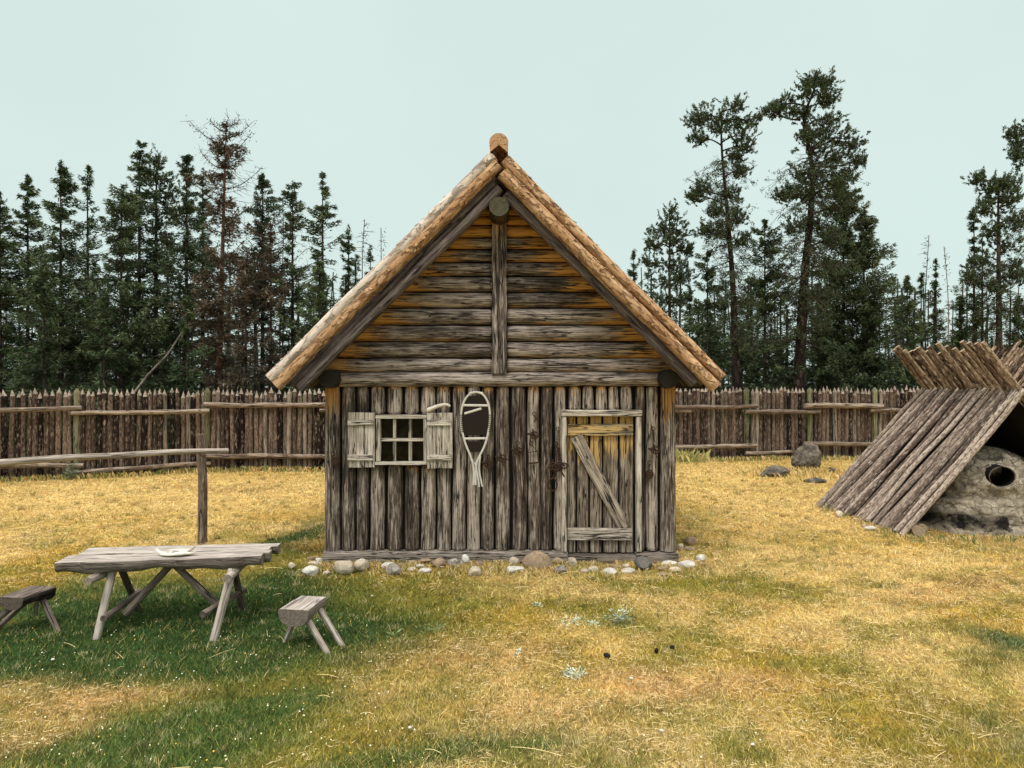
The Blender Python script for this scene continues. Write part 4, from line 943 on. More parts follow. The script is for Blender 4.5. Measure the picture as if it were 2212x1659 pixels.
tag(ov, 'cracked grey clay dome oven with a round mouth under the pole shelter', 'oven')

# ------------------------------------------------------------------ hitching rail
hr = empty('hitching_rail', (-4.66, 11.1, 0), 'long horizontal peeled pole lashed to an upright post behind the table', 'rail')
m = MB(); yy = 11.1; bx = X_(437, yy); m.tube([(bx, yy, -.05), (bx + .01, yy, .9), (X_(432.5, yy), yy, Z_(938, yy))], [.071, .066, .062], 12, .06, up=(0, 1, 0), step=.08, fresh=lambda t: .25, bark=.42, tone=.45); m.build('post', M['rail'], hr)
m = MB(); A_ = P(493, 973.5, 10.98); B_ = P(-6, 999, 9.55); B2 = A_ + (B_ - A_) * 1.25; m.tube([A_, B2], [.036, .050], 12, .07, up=(0, 0, 1), step=.1, tone=.6, wob=.01); m.build('pole', M['table_leg'], hr)
m = MB(); cc_ = P(433, 977, 11.06)
for k in range(4):
    s_ = 1 if k % 2 else -1; m.tube([cc_ + [-.075, -.13, .06 * s_ + .01 * k], cc_ + [.075, -.13, -.06 * s_ + .01 * k]], .006, 5, 0, step=9)
    m.tube([cc_ + [.076, -.13, -.05 * s_], cc_ + [.076, .07, -.05 * s_]], .006, 5, 0, step=9)
m.build('lashing', M['rust'], hr)
# ------------------------------------------------------------------ table
FL, FR_, BL, BR = [np.array(q_) for q_ in ((-4.35, 7.00), (-2.49, 7.30), (-4.37, 7.72), (-2.49, 7.92))]
TZ = .70
tb = empty('log_table', (-3.43, 7.4, 0), 'rustic table with a split-log top and crossed pole legs on the green grass', 'table')
def halflog(mb, a, b, w, th, z, seed, up_fresh=0., tone=.6, wavy=.012, flank=-.5):
    "log split lengthwise: flat face up, rounded below"
    rg = np.random.default_rng(seed); a = np.array(a); b = np.array(b); L = np.linalg.norm(b - a); d = (b - a) / L; s2 = np.array([-d[1], d[0]])
    n = int(L / .06) + 2; pr = []
    for q_ in np.linspace(0, math.pi, 9): pr.append((math.cos(q_) * w / 2, -.02 - math.sin(q_) ** .7 * (th - .02)))
    pr += [(-w / 2 * .98, -.004), (-w / 2 * .93, 0), (-w / 4, .001), (0, 0), (w / 4, .001), (w / 2 * .93, 0), (w / 2 * .98, -.004)]
    k = len(pr); V_ = []; G_ = []; ph = rg.random(6) * 6.28; off = rg.random() * 100
    for i in range(n):
        t = L * i / (n - 1); wl = wavy * (math.sin(t * 7 + ph[0]) + .7 * math.sin(t * 17 + ph[1])); wr = wavy * (math.sin(t * 8 + ph[2]) + .7 * math.sin(t * 15 + ph[3])); zb = 1 + .12 * math.sin(t * 6 + ph[4]) + .08 * math.sin(t * 15 + ph[5])
        for (x_, z_) in pr:
            xx_ = x_ + (wl if x_ > 0 else wr) * (abs(x_) / (w / 2)); zz = z_ * (zb if z_ < -.03 else 1)
            p_ = a + d * t + s2 * xx_; V_.append((p_[0], p_[1], z + zz)); G_.append((xx_, zz, off + t))
    F_ = []
    for i in range(n - 1):
        for j in range(k): p0 = i * k + j; p1 = i * k + (j + 1) % k; F_.append((p0, p0 + k, p1 + k, p1))
    fl = [False] * len(F_)
    DT = np.array([(up_fresh, 0, (tone + .1 if j in range(10, k) else flank), 0) for i in range(n) for j in range(k)]); mb.add(V_, F_, G_, DT, [q_ % k < 8 for q_ in range(len(F_))])
    for i, o_ in ((0, 0), (n - 1, 1)):
        ring_ = V_[i * k:(i + 1) * k]; g_ = G_[i * k:(i + 1) * k]; cc2 = np.mean(ring_, 0); gg = np.mean(g_, 0)
        mb.add(ring_ + [tuple(cc2)], [((j, (j + 1) % k, k) if not o_ else ((j + 1) % k, j, k)) for j in range(k)], g_ + [tuple(gg)], (up_fresh, 1, tone, 0), False)
np_ = 4
for k in range(np_):
    t = (k + .5) / np_; a_ = FL * (1 - t) + BL * t; b_ = FR_ * (1 - t) + BR * t; w_ = np.linalg.norm(BL - FL) / np_ - .014
    m = MB(); e_ = (.0, .03, -.02, .02)[k]; d_ = (b_ - a_) / np.linalg.norm(b_ - a_)
    halflog(m, a_ - d_ * e_, b_ + d_ * e_, w_, .10 if k else .115, TZ - (.004 if k % 2 else 0), 60 + k, tone=.7 + .05 * k); m.build('top_plank', M['table'], tb)
def pole(nm, a_, b_, r0, r1, mat, par, tone=None, seed=None, rough=.06, wob=.0):
    m = MB(); m.tube([a_, b_], [r0, r1], 12, rough, seed=seed, tone=tone, step=.05, wob=wob); return m.build(nm, M[mat], par)
zl = TZ - .115
pole('leg', (-3.92, 6.97, -.02), (-3.90, 7.22, zl), .034, .040, 'table_leg', tb, .8); pole('leg', (-2.80, 6.92, -.02), (-2.74, 7.24, zl), .036, .040, 'table_leg', tb, .85)
pole('leg', (-3.95, 7.84, -.02), (-4.02, 7.55, zl), .033, .037, 'dimpole', tb, .4); pole('leg', (-2.86, 7.85, -.02), (-2.88, 7.62, zl), .033, .037, 'dimpole', tb, .4)
pole('cross_bar', (-3.98, 6.93, zl - .035), (-3.98, 7.75, zl - .035), .040, .042, 'table_leg', tb, .3); pole('cross_bar', (-2.72, 7.06, zl - .045), (-2.80, 7.8, zl - .045), .044, .042, 'table_leg', tb, .7)
pole('cross_bar', (-3.83, 6.93, .20), (-3.96, 7.88, .19), .031, .034, 'dimpole', tb, .8); pole('cross_bar', (-2.90, 6.93, .24), (-2.86, 7.88, .20), .032, .034, 'dimpole', tb, .8)
pole('brace', (-3.80, 7.26, .14), (-3.41, 7.36, zl), .036, .034, 'dimpole', tb, .7); pole('brace', (-2.86, 7.30, .17), (-3.34, 7.36, zl), .036, .034, 'dimpole', tb, .8)
# moose antler on the table
def TP(px, py, z): Y = (CAM_H - z) * FPX / (py - 829.5); return np.array([(px - 1106) * Y / FPX, Y, z])
ant = MB(); zz = TZ + .012
beam = sm([TP(338, 1187, TZ + .055), TP(345, 1194, TZ + .03), TP(358, 1198, TZ + .02), TP(368, 1196, TZ + .022), TP(371, 1190, TZ + .04)], 2); ant.tube(beam, list(np.linspace(.016, .026, len(beam) // 2)) + list(np.linspace(.026, .006, len(beam) - len(beam) // 2)), 9, .1, step=.015, squash=(1, .7))
beam = sm([TP(350, 1197, TZ + .02), TP(366, 1199, TZ + .018), TP(385, 1196, TZ + .03), TP(402, 1194, TZ + .035), TP(414, 1196, TZ + .02), TP(425, 1190, TZ + .045)], 2); ant.tube(beam, list(np.linspace(.020, .034, len(beam) // 2)) + list(np.linspace(.034, .006, len(beam) - len(beam) // 2)), 9, .1, step=.015, squash=(1.3, .55))
beam = sm([TP(366, 1188, TZ + .03), TP(385, 1188, TZ + .035), TP(405, 1190, TZ + .04), TP(414, 1187, TZ + .06), TP(421, 1180, TZ + .10)], 2); ant.tube(beam, list(np.linspace(.012, .036, len(beam) // 2)) + list(np.linspace(.034, .005, len(beam) - len(beam) // 2)), 9, .1, step=.015, squash=(1.3, .55))
tag(ant.build('antler', M['antler']), 'pale palmate antler lying on the middle of the table', 'antler')

# ------------------------------------------------------------------ stools
def stool(label, a_, b_, w, th, z, legs, seed, mat='table', legmat='table_leg', stub=None):
    c_ = (np.array(a_) + np.array(b_)) / 2; st = empty('log_stool', (c_[0], c_[1], 0), label, 'stool', 'half-log stools beside the table')
    m = MB(); halflog(m, a_, b_, w, th, z, seed, tone=.65, wavy=.006); m.build('seat', M[mat], st)
    for (p_, q_) in legs: pole('leg', p_, q_, .026, .030, legmat, st, .75)
    if stub: pole('branch_stub', stub[0], stub[1], .016, .022, 'dimpole', st, .3, rough=.2)
stool('pale half-log stool on splayed legs standing right of the table', (-1.955, 6.60), (-1.885, 7.02), .275, .135, .385,
      [((-1.64, 6.61, -.02), (-1.88, 6.72, .29)), ((-1.555, 6.80, -.02), (-1.80, 6.92, .29)), ((-2.12, 6.90, -.02), (-1.99, 6.84, .28)), ], 71)
stool('dark half-log stool with splayed legs at the left edge of the photo', (-4.80, 7.08), (-4.74, 7.48), .28, .125, .355,
      [((-4.40, 7.18, -.02), (-4.68, 7.36, .27)), ((-5.10, 7.02, -.02), (-4.84, 7.20, .26)), ((-5.06, 7.20, -.02), (-4.82, 7.38, .26))], 72, 'dimpole', 'dimpole', ((-4.665, 7.24, .13), (-4.68, 7.28, .25)))

# ------------------------------------------------------------------ stones and boulders
import bmesh
def rock(name, label, cat, c_, sx, sy, sz, mat, seed, group=None, ang=.0, rz=0., sub=3, tilt=0.):
    bm = bmesh.new(); bmesh.ops.create_icosphere(bm, subdivisions=sub, radius=1.); rg = np.random.default_rng(seed)
    co = np.array([v.co[:] for v in bm.verts]); n = np.zeros(len(co))
    for k in range(7):
        d = rg.normal(0, 1, 3); d /= np.linalg.norm(d); f_ = rg.uniform(1.2, 4); n += np.sin(co @ d * f_ + rg.random() * 6.28) / f_
    co = co * (1 + .16 * n)[:, None]
    for k in range(int(4 + ang * 14)):      # flattened facets
        d = rg.normal(0, 1, 3); d /= np.linalg.norm(d); l_ = rg.uniform(.62, .9); q_ = co @ d; co -= np.outer(np.maximum(q_ - l_, 0) * (.55 + .45 * ang), d)
    co *= 1 + rg.normal(0, .012 + .02 * ang, len(co))[:, None]
    co = co * [sx, sy, sz]; ct, s_ = math.cos(tilt), math.sin(tilt); co = co @ np.array([[ct, 0, s_], [0, 1, 0], [-s_, 0, ct]]).T
    ct, s_ = math.cos(rz), math.sin(rz); co = co @ np.array([[ct, s_, 0], [-s_, ct, 0], [0, 0, 1]])
    F_ = [tuple(v.index for v in f.verts) for f in bm.faces]; bm.free()
    m = MB(); m.add(co + np.array(c_), F_, np.tile(rg.random(3) * 30, (len(co), 1)), (0, 0, rg.random(), 0), ang < .3); o = m.build(name, M[mat], None, (c_[0], c_[1], c_[2] - sz * .5)); return tag(o, label, cat, group)
ST = [ # survey crop x, y, half width, half height, material, angularity, label
 (139, 135, 20, 17, 'st_cream', 0, 'small round pale stone lying alone farthest left of the cabin sill'),
 (232, 101, 20, 13, 'st_tan', .2, 'dull brownish stone against the left end of the cabin, behind the others'),
 (247, 124, 30, 11, 'st_white', .1, 'flat whitish stone left of the cabin corner, above the big pale boulder'),
 (272, 109, 20, 12, 'st_white', .3, 'tilted white slab touching the left end of the sill beam'),
 (232, 158, 44, 27, 'st_white', .1, 'broad pale stone left of the cabin corner'),
 (306, 169, 18, 11, 'st_cream', .1, 'little stone between the broad pale one and the large cream one'),
 (387, 143, 55, 36, 'st_cream', 0, 'largest cream stone under the left end of the sill'),
 (478, 136, 41, 35, 'st_cream', .1, 'tall cream stone, second from the left under the sill'),
 (600, 138, 28, 20, 'st_white', 0, 'pale round stone partly hidden by a mottled grey one'),
 (630, 156, 38, 27, 'st_mott', .2, 'mottled grey stone below the window'),
 (663, 134, 20, 13, 'st_tan', 0, 'tan stone just right of the mottled grey stone'),
 (718, 121, 20, 13, 'st_tan', .1, 'small tan stone above two pale pebbles below the right shutter'),
 (715, 152, 22, 14, 'st_cream', .1, 'cream oval stone low in the cluster below the right shutter'),
 (757, 138, 22, 13, 'st_white', 0, 'smooth white oval stone in the cluster below the right shutter'),
 (775, 158, 27, 13, 'st_white', .1, 'flat pale stone at the lower right of the cluster below the right shutter'),
 (780, 112, 25, 13, 'st_tan', .1, 'low tan stone touching the sill below the right shutter'),
 (843, 121, 34, 25, 'st_tan', .1, 'rounded brown stone under the knot in the sill'),
 (925, 123, 34, 24, 'st_mott', .3, 'angular mottled stone left of the round white one'),
 (973, 110, 24, 24, 'st_white', 0, 'round smooth white stone standing below the snowshoe'),
 (1034, 127, 24, 14, 'st_tan', 0, 'tan stone behind the pinkish one below the snowshoe'),
 (1016, 161, 33, 25, 'st_cream', .1, 'pinkish cream stone lying farthest forward below the snowshoe'),
 (1205, 115, 30, 24, 'st_cream', .1, 'pale round stone resting over a flat white one'),
 (1210, 153, 40, 17, 'st_white', 0, 'flat white stone left of the big striated stone'),
 (1303, 112, 62, 44, 'st_tan', .1, 'big brown striated stone, the largest under the sill'),
 (1368, 132, 24, 20, 'st_tan', .1, 'brown stone tucked against the right of the big striated stone'),
 (1412, 111, 25, 15, 'st_tan', 0, 'small tan stone against the sill left of the door'),
 (1430, 153, 38, 24, 'st_mott', .2, 'grey and cream stone left of the door threshold'),
 (1482, 119, 20, 24, 'st_cream', .5, 'upright leaning cream slab at the left edge of the threshold'),
 (1540, 160, 19, 12, 'st_cream', 0, 'small cream stone in front of the threshold'),
 (1583, 150, 28, 17, 'st_cream', .1, 'long pale tan stone in front of the threshold'),
 (1664, 163, 38, 16, 'st_white', 0, 'flat bright white stone in front of the door'),
 (1677, 136, 32, 9, 'st_tan', 0, 'half-buried flat stone against the threshold behind the bright white one'),
 (1748, 158, 30, 16, 'st_white', .1, 'white stone with dark flecks below the right door jamb'),
 (1742, 136, 22, 9, 'st_cream', 0, 'small flat stone behind the white flecked one'),
 (1825, 126, 42, 35, 'st_grey', .9, 'dark grey pointed stone under the right door jamb'),
 (1860, 131, 12, 10, 'st_white', 0, 'tiny white stone touching the dark pointed stone'),
 (1945, 126, 35, 15, 'st_white', 0, 'flat white stone under the right corner post'),
 (1970, 153, 28, 12, 'st_cream', 0, 'cream oval stone in front of the right corner'),
 (1910, 148, 28, 13, 'st_tan', .1, 'brown stone left of the cream oval at the right corner'),
 (1915, 174, 24, 9, 'st_tan', 0, 'low tan stone nearest the viewer at the right corner'),
 (2032, 130, 38, 23, 'st_white', .1, 'broad white stone just right of the cabin corner'),
 (2095, 99, 22, 20, 'st_white', .5, 'upright angular white stone standing farthest right'),
 (2045, 18, 34, 22, 'st_tan', .1, 'brown and white stone behind the right corner of the cabin'),
 (1995, 46, 14, 15, 'st_cream', .1, 'cream stone close to the right side wall'),
 (2042, 52, 30, 9, 'st_tan', 0, 'flat tan stone beside the right side wall')]
for k, (cx_, cy_, hw, hh, mat, an, lab) in enumerate(ST):
    px = 567 + cx_ / 2.214; pb = 1161 + (cy_ + hh) / 2.214; Y = CAM_H * FPX / (pb - 829.5); s_ = Y / FPX / 2.214
    sx = hw * s_; sz = hh * s_; sy = min(sx, .13) * .85; Yc = Y + sy * .7
    if Yc + sy * .8 > 9.9 and abs(X_(px, Yc) + .14) < 2.4 and cy_ > 90: Yc = 9.90 - sy * .8
    zc_ = Z_(1161 + cy_ / 2.214, Yc) - (.03 if hw > 58 else .006)
    rock('stone', lab, 'stone', (X_(px, Yc), Yc, zc_ + .004), sx * 1.08, sy, sz * 1.1, mat, 300 + k, 'stones along the foot of the cabin', min(1, an + .3), 0, 3, -.5 if cx_ == 1482 else 0)
rock('boulder', 'tall dark boulder standing upright in front of the palisade', 'boulder', (7.92, 19.9, .38), .46, .32, .50, 'st_dark', 401, 'dark boulders before the palisade', 1.0, 0, 4)
rock('boulder', 'low flat dark boulder lying left of the upright one', 'boulder', (6.75, 19.0, .12), .44, .40, .22, 'st_dark', 402, 'dark boulders before the palisade', .9, 0, 4, -.18)
rock('boulder', 'small dark rock at the foot of the bank in front of the upright boulder', 'rock', (7.35, 17.95, .05), .26, .16, .10, 'st_dark', 403, 'dark boulders before the palisade', .7)
rock('boulder', 'fist-sized dark rock on the bank right of the upright boulder', 'rock', (8.35, 19.3, .16), .10, .10, .09, 'st_dark', 404, 'dark boulders before the palisade', .7)
for k, (px, py, hw, hh, mat, lab) in enumerate([(1812, 1110, 11.5, 9, 'st_cream', 'cream block of stone at the foot of the shelter poles'), (1850, 1123, 7, 4.5, 'st_white', 'small pale stone in the middle of those along the shelter poles'), (1868, 1137, 8, 4, 'st_tan', 'thin flat stone near the front end of the shelter poles'), (1881, 1142, 13, 6, 'st_white', 'white wedge-shaped stone at the front end of the shelter poles'), (1785, 1102, 4, 4, 'st_white', 'tiny pale stone at the rear of the shelter foot')]):
    Y = CAM_H * FPX / (py + hh - 829.5) ; c_ = P(px, py, Y + .05); rock('stone', lab, 'stone', c_, hw * Y / FPX, hw * Y / FPX * .8, hh * Y / FPX * 1.1, mat, 420 + k, 'stones along the foot of the shelter', .3)
c_ = P(1983, 1141, 11.62)
# cut log end by the shelter foot
m = MB(); m.tube([(X_(1986, 11.55), 11.55, .085), (X_(1986, 11.55) + .05, 11.72, .085)], .085, 14, .05, tone=.4, up=(0, 0, 1)); tag(m.build('log_stub', M['pole_up']), 'short round log end lying at the front foot of the shelter', 'log')

# ------------------------------------------------------------------ little plants and droppings
def plant(name, label, px, py, n, h_, w_, mat, seed, lw=.012, flat=1., group=None):
    rg = np.random.default_rng(seed); X, Y = GP(px, py); V_ = []; z0 = float(gh(X, Y))
    for k in range(n):
        a = rg.random() * 6.283; r_ = w_ * rg.random() ** .6; hh = h_ * rg.uniform(.3, 1); o_ = np.array([X + math.cos(a) * r_, Y + math.sin(a) * r_ * 1.2, z0 + hh * rg.uniform(.3, 1)])
        b = a + rg.normal(0, .8); L = lw * rg.uniform(2, 4); d = np.array([math.cos(b), math.sin(b), rg.uniform(-.2, .9) * flat]); d /= np.linalg.norm(d); s_ = np.cross(d, rg.normal(0, 1, 3)); s_ /= np.linalg.norm(s_)
        V_ += [o_, o_ + d * L * .5 + s_ * lw * .5, o_ + d * L, o_, o_ + d * L, o_ + d * L * .5 - s_ * lw * .5]
    for k in range(n):
        t_ = V_[k * 6]; b_ = np.array([X, Y, z0]); V_ += [b_ - [.0015, 0, 0], b_ + [.0015, 0, 0], t_]
    V_ = np.array(V_); return tag(fastmesh(name, V_, np.arange(len(V_)).reshape(-1, 3), M[mat], None, origin=(X, Y, z0)), label, 'plant', group)
plant('silvery_plant', 'bright silvery leafed plant lowest of those in front of the door', 1243, 1461, 90, .05, .085, 'silver_leaf', 501)
plant('silvery_plant', 'low silvery plant left of the grey-green tuft', 1237, 1343, 60, .035, .12, 'silver_leaf', 502)
plant('silvery_plant', 'small silvery sprig between the two larger plants', 1283, 1348, 34, .03, .06, 'silver_leaf', 503)
plant('tufted_plant', 'grey-green tuft with pale leaf tips, the tallest weed in the open grass', 1338, 1348, 130, .10, .15, 'silver_dark', 504)
plant('silvery_plant', 'pale sprigs among the grey-green tuft', 1338, 1338, 50, .12, .13, 'silver_leaf', 505)
plant('silvery_plant', 'small silvery sprig farthest up and left in the open grass', 1166, 1318 - 10, 24, .03, .06, 'silver_leaf', 506)
plant('silvery_plant', 'faint silvery sprig far left of the bright silvery plant', 1120, 1412, 18, .03, .05, 'silver_leaf', 507)
plant('leafy_weed', 'single broad-leaved green weed right of the pale stool', 850, 1378, 12, .06, .03, 'weed', 508, .025)
plant('leafy_weed', 'upright pale green weed at the foot of the left palisade', 155, 1038, 90, .5, .09, 'silver_dark', 509, .035)
plant('leafy_weed', 'dark green weed clump right of the pale stool', 930, 1362, 70, .05, .13, 'weed', 510, .014)
for k, (px, py, s_, lab) in enumerate([(1311, 1422, .035, 'darkest of the brown droppings on the open grass'), (1452, 1404, .028, 'dark brown dropping right of and behind the darkest one'), (1418, 1411, .020, 'small brown dropping between the two dark ones')]):
    X, Y = GP(px, py); rock('dropping', lab, 'dropping', (X, Y, float(gh(X, Y)) + .025), s_, s_, .022, 'black', 520 + k, 'brown droppings in the grass', .2, sub=2)
for k, (px, py, lab) in enumerate([(114 + 0, 1432, 'white feather-like scrap on the green grass left of the others'), (885, 1582, 'white pebble low in the middle of the grass'), (1428, 1588, 'white pebble near the bottom edge right of the middle'), (1625, 1618, 'small white pebble nearest the bottom edge'), (804, 1293, 'white petal-like chip in front of the cabin'), (1364, 1474, 'tiny white chip right of the bright silvery plant')]):
    X, Y = GP(px, py); rock('pebble', lab, 'pebble', (X, Y, float(gh(X, Y)) + .035), .016, .016, .009, 'st_white', 540 + k, 'white pebbles in the grass', 0, sub=2)

# ------------------------------------------------------------------ trees
class Leaf:
    def __init__(s): s.V = []; s.C = []
    def put(s, cen, dr, L, W, tone, rg):
        n = len(cen); r_ = rg.normal(0, 1, (n, 3)); sd_ = np.cross(dr, r_); sd_ /= np.linalg.norm(sd_, axis=1)[:, None] + 1e-9
        L = np.asarray(L).reshape(-1, 1) * np.ones((n, 1)); W = np.asarray(W).reshape(-1, 1) * np.ones((n, 1))
        V_ = np.empty((n, 3, 3)); V_[:, 0] = cen - dr * L * .4 - sd_ * W / 2; V_[:, 1] = cen - dr * L * .4 + sd_ * W / 2; V_[:, 2] = cen + dr * L * .6
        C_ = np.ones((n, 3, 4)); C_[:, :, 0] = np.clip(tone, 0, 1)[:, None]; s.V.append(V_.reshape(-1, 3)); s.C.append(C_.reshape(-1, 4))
    def twig(s, a_, b_, w, tone):
        a_ = np.atleast_2d(a_); b_ = np.atleast_2d(b_); n = len(a_); d = b_ - a_
        sx = np.cross(d, [0., 1., 0.]); sx /= np.linalg.norm(sx, axis=1)[:, None] + 1e-9; sy = np.cross(d, sx); sy /= np.linalg.norm(sy, axis=1)[:, None] + 1e-9
        w = np.asarray(w).reshape(-1, 1) * np.ones((n, 1))
        for (p_, q_) in ((sx, sy), (sy, -sx)):
            V_ = np.empty((n, 6, 3)); V_[:, 0] = a_ - p_ * w / 2; V_[:, 1] = a_ + p_ * w / 2; V_[:, 2] = b_ + p_ * w * .3; V_[:, 3] = V_[:, 0]; V_[:, 4] = V_[:, 2]; V_[:, 5] = b_ - p_ * w * .3
            C_ = np.ones((n, 6, 4)); C_[:, :, 0] = tone; s.V.append(V_.reshape(-1, 3)); s.C.append(C_.reshape(-1, 4))
    def build(s, name, mat, par=None, origin=(0, 0, 0)):
        V_ = np.vstack(s.V); T_ = V_.reshape(-1, 3, 3).mean(1); ok = (T_[:, 1] > fence_y(T_[:, 0]) + .28) | (T_[:, 2] > 3.0); V_ = V_.reshape(-1, 3, 3)[ok].reshape(-1, 3); s.C = [np.vstack(s.C).reshape(-1, 3, 4)[ok].reshape(-1, 4)]; return fastmesh(name, V_, np.arange(len(V_)).reshape(-1, 3), mat, np.vstack(s.C), par, origin)
def limb(o_, az, L, rise, curl, n=9):
    "branch axis: starts with slope rise, bends by curl"
    t = np.linspace(0, 1, n); d = np.array([math.cos(az), math.sin(az)]); z_ = L * (rise * t + curl * t * t)
    return np.c_[o_[0] + d[0] * L * t, o_[1] + d[1] * L * t, o_[2] + z_]
def spruce_crown(lf, tw, base, H, Rm, rg, c0=.12, dens=1., top=.0, brown=0., shape=.8, gap=.25, lod=1., tone0=.0, lean=(0, 0)):
    nb = int(H * 15 * dens / lod ** .5); hs = np.sort(rg.random(nb)) ** .9
    ph = rg.random(4) * 6.28
    for t in hs:
        if rg.random() < gap * (.3 + .5 * math.sin(t * 17 + ph[0]) ** 2): continue
        z_ = H * (c0 + (1 - c0) * t); az = rg.random() * 6.283
        prof = ((1 - t) ** shape * (.6 + .4 * min(1, t / .12)) + .06) * 1.6
        L = Rm * prof * rg.uniform(.45, 1.12) * (1 + .3 * math.sin(t * 15 + ph[1]) + .2 * math.sin(az * 2 + ph[2]))
        if rg.random() < .05: L *= 1.35
        o_ = (base[0] + lean[0] * z_ / H, base[1] + lean[1] * z_ / H, base[2] + z_); ax_ = limb(o_, az, L, rg.uniform(-.45, .05) + .35 * t, rg.uniform(.0, .35))
        tw.twig(ax_[:-1:2], ax_[2::2], .03 * (1 - t) + .012, .25)
        n = int((26 + 95 * L) * dens / lod)
        s_ = rg.random(n) ** .85; p_ = np.stack([np.interp(s_, np.linspace(0, 1, 9), ax_[:, k]) for k in range(3)], 1)
        w = .34 * L * (1.08 - s_) * rg.normal(0, .55, n) + rg.normal(0, .03, n); side_ = np.array([-math.sin(az), math.cos(az), 0])
        p_ = p_ + side_ * w[:, None]; p_[:, 2] -= np.abs(w) * .25 + rg.random(n) * .10 * (1 + L) - .02
        d = np.array([math.cos(az), math.sin(az), 0]) * .8 + side_ * np.sign(w)[:, None] * .6 + np.c_[np.zeros(n), np.zeros(n), rg.normal(-.15, .45, n)] + rg.normal(0, .3, (n, 3)); d /= np.linalg.norm(d, axis=1)[:, None]
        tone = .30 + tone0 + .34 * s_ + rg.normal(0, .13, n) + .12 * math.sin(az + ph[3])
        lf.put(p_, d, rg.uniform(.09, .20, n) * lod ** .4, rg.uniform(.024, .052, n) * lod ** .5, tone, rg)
    # leader
    n = int(40 / lod); zt = rg.random(n); p_ = np.c_[base[0] + lean[0] + rg.normal(0, .05, n) * (1.4 - zt), base[1] + lean[1] + rg.normal(0, .05, n), base[2] + H * (.955 + .05 * zt)]; d = rg.normal(0, 1, (n, 3)) + [0, 0, .8]; d /= np.linalg.norm(d, axis=1)[:, None]
    lf.put(p_, d, .12, .035, .5 + rg.normal(0, .1, n), rg)
def deadtwigs(tw, base, H, rg, z0, z1, n, Lm, tone=.5, droop=-.2, lean=(0, 0), side=3):
    for k in range(n):
        z_ = rg.uniform(z0, z1); az = rg.random() * 6.283; L = Lm * rg.uniform(.25, 1); o_ = (base[0] + lean[0] * z_ / H, base[1] + lean[1] * z_ / H, base[2] + z_); ax_ = limb(o_, az, L, rg.normal(droop, .2), rg.uniform(-.2, .3), 6)
        tw.twig(ax_[:-1], ax_[1:], np.linspace(.022, .010, 5), tone + rg.normal(0, .1))
        for q_ in range(side):
            i_ = rg.integers(1, 5); a2 = az + rg.choice([-1, 1]) * rg.uniform(.5, 1.1); l2 = L * rg.uniform(.2, .5); b_ = limb(ax_[i_], a2, l2, rg.normal(-.1, .3), 0, 3); tw.twig(b_[:-1], b_[1:], .010, tone + rg.normal(0, .12))
def trunk(par, base, H, r0, mat, rg, top=1., lean=(0, 0), crook=0.):
    m = MB(); n = 9; t = np.linspace(0, top, n); ph = rg.random(2) * 6.28
    pts = [(base[0] + lean[0] * q_ + crook * math.sin(q_ * 7 + ph[0]) * q_, base[1] + lean[1] * q_, base[2] - .1 + (H + .1) * q_) for q_ in t]
    m.tube(pts, [max(.012, r0 * (1 - .9 * q_)) for q_ in t], 9, .08, up=(0, 1, 0), step=.3, tone=.5); m.build('trunk', M[mat], par)
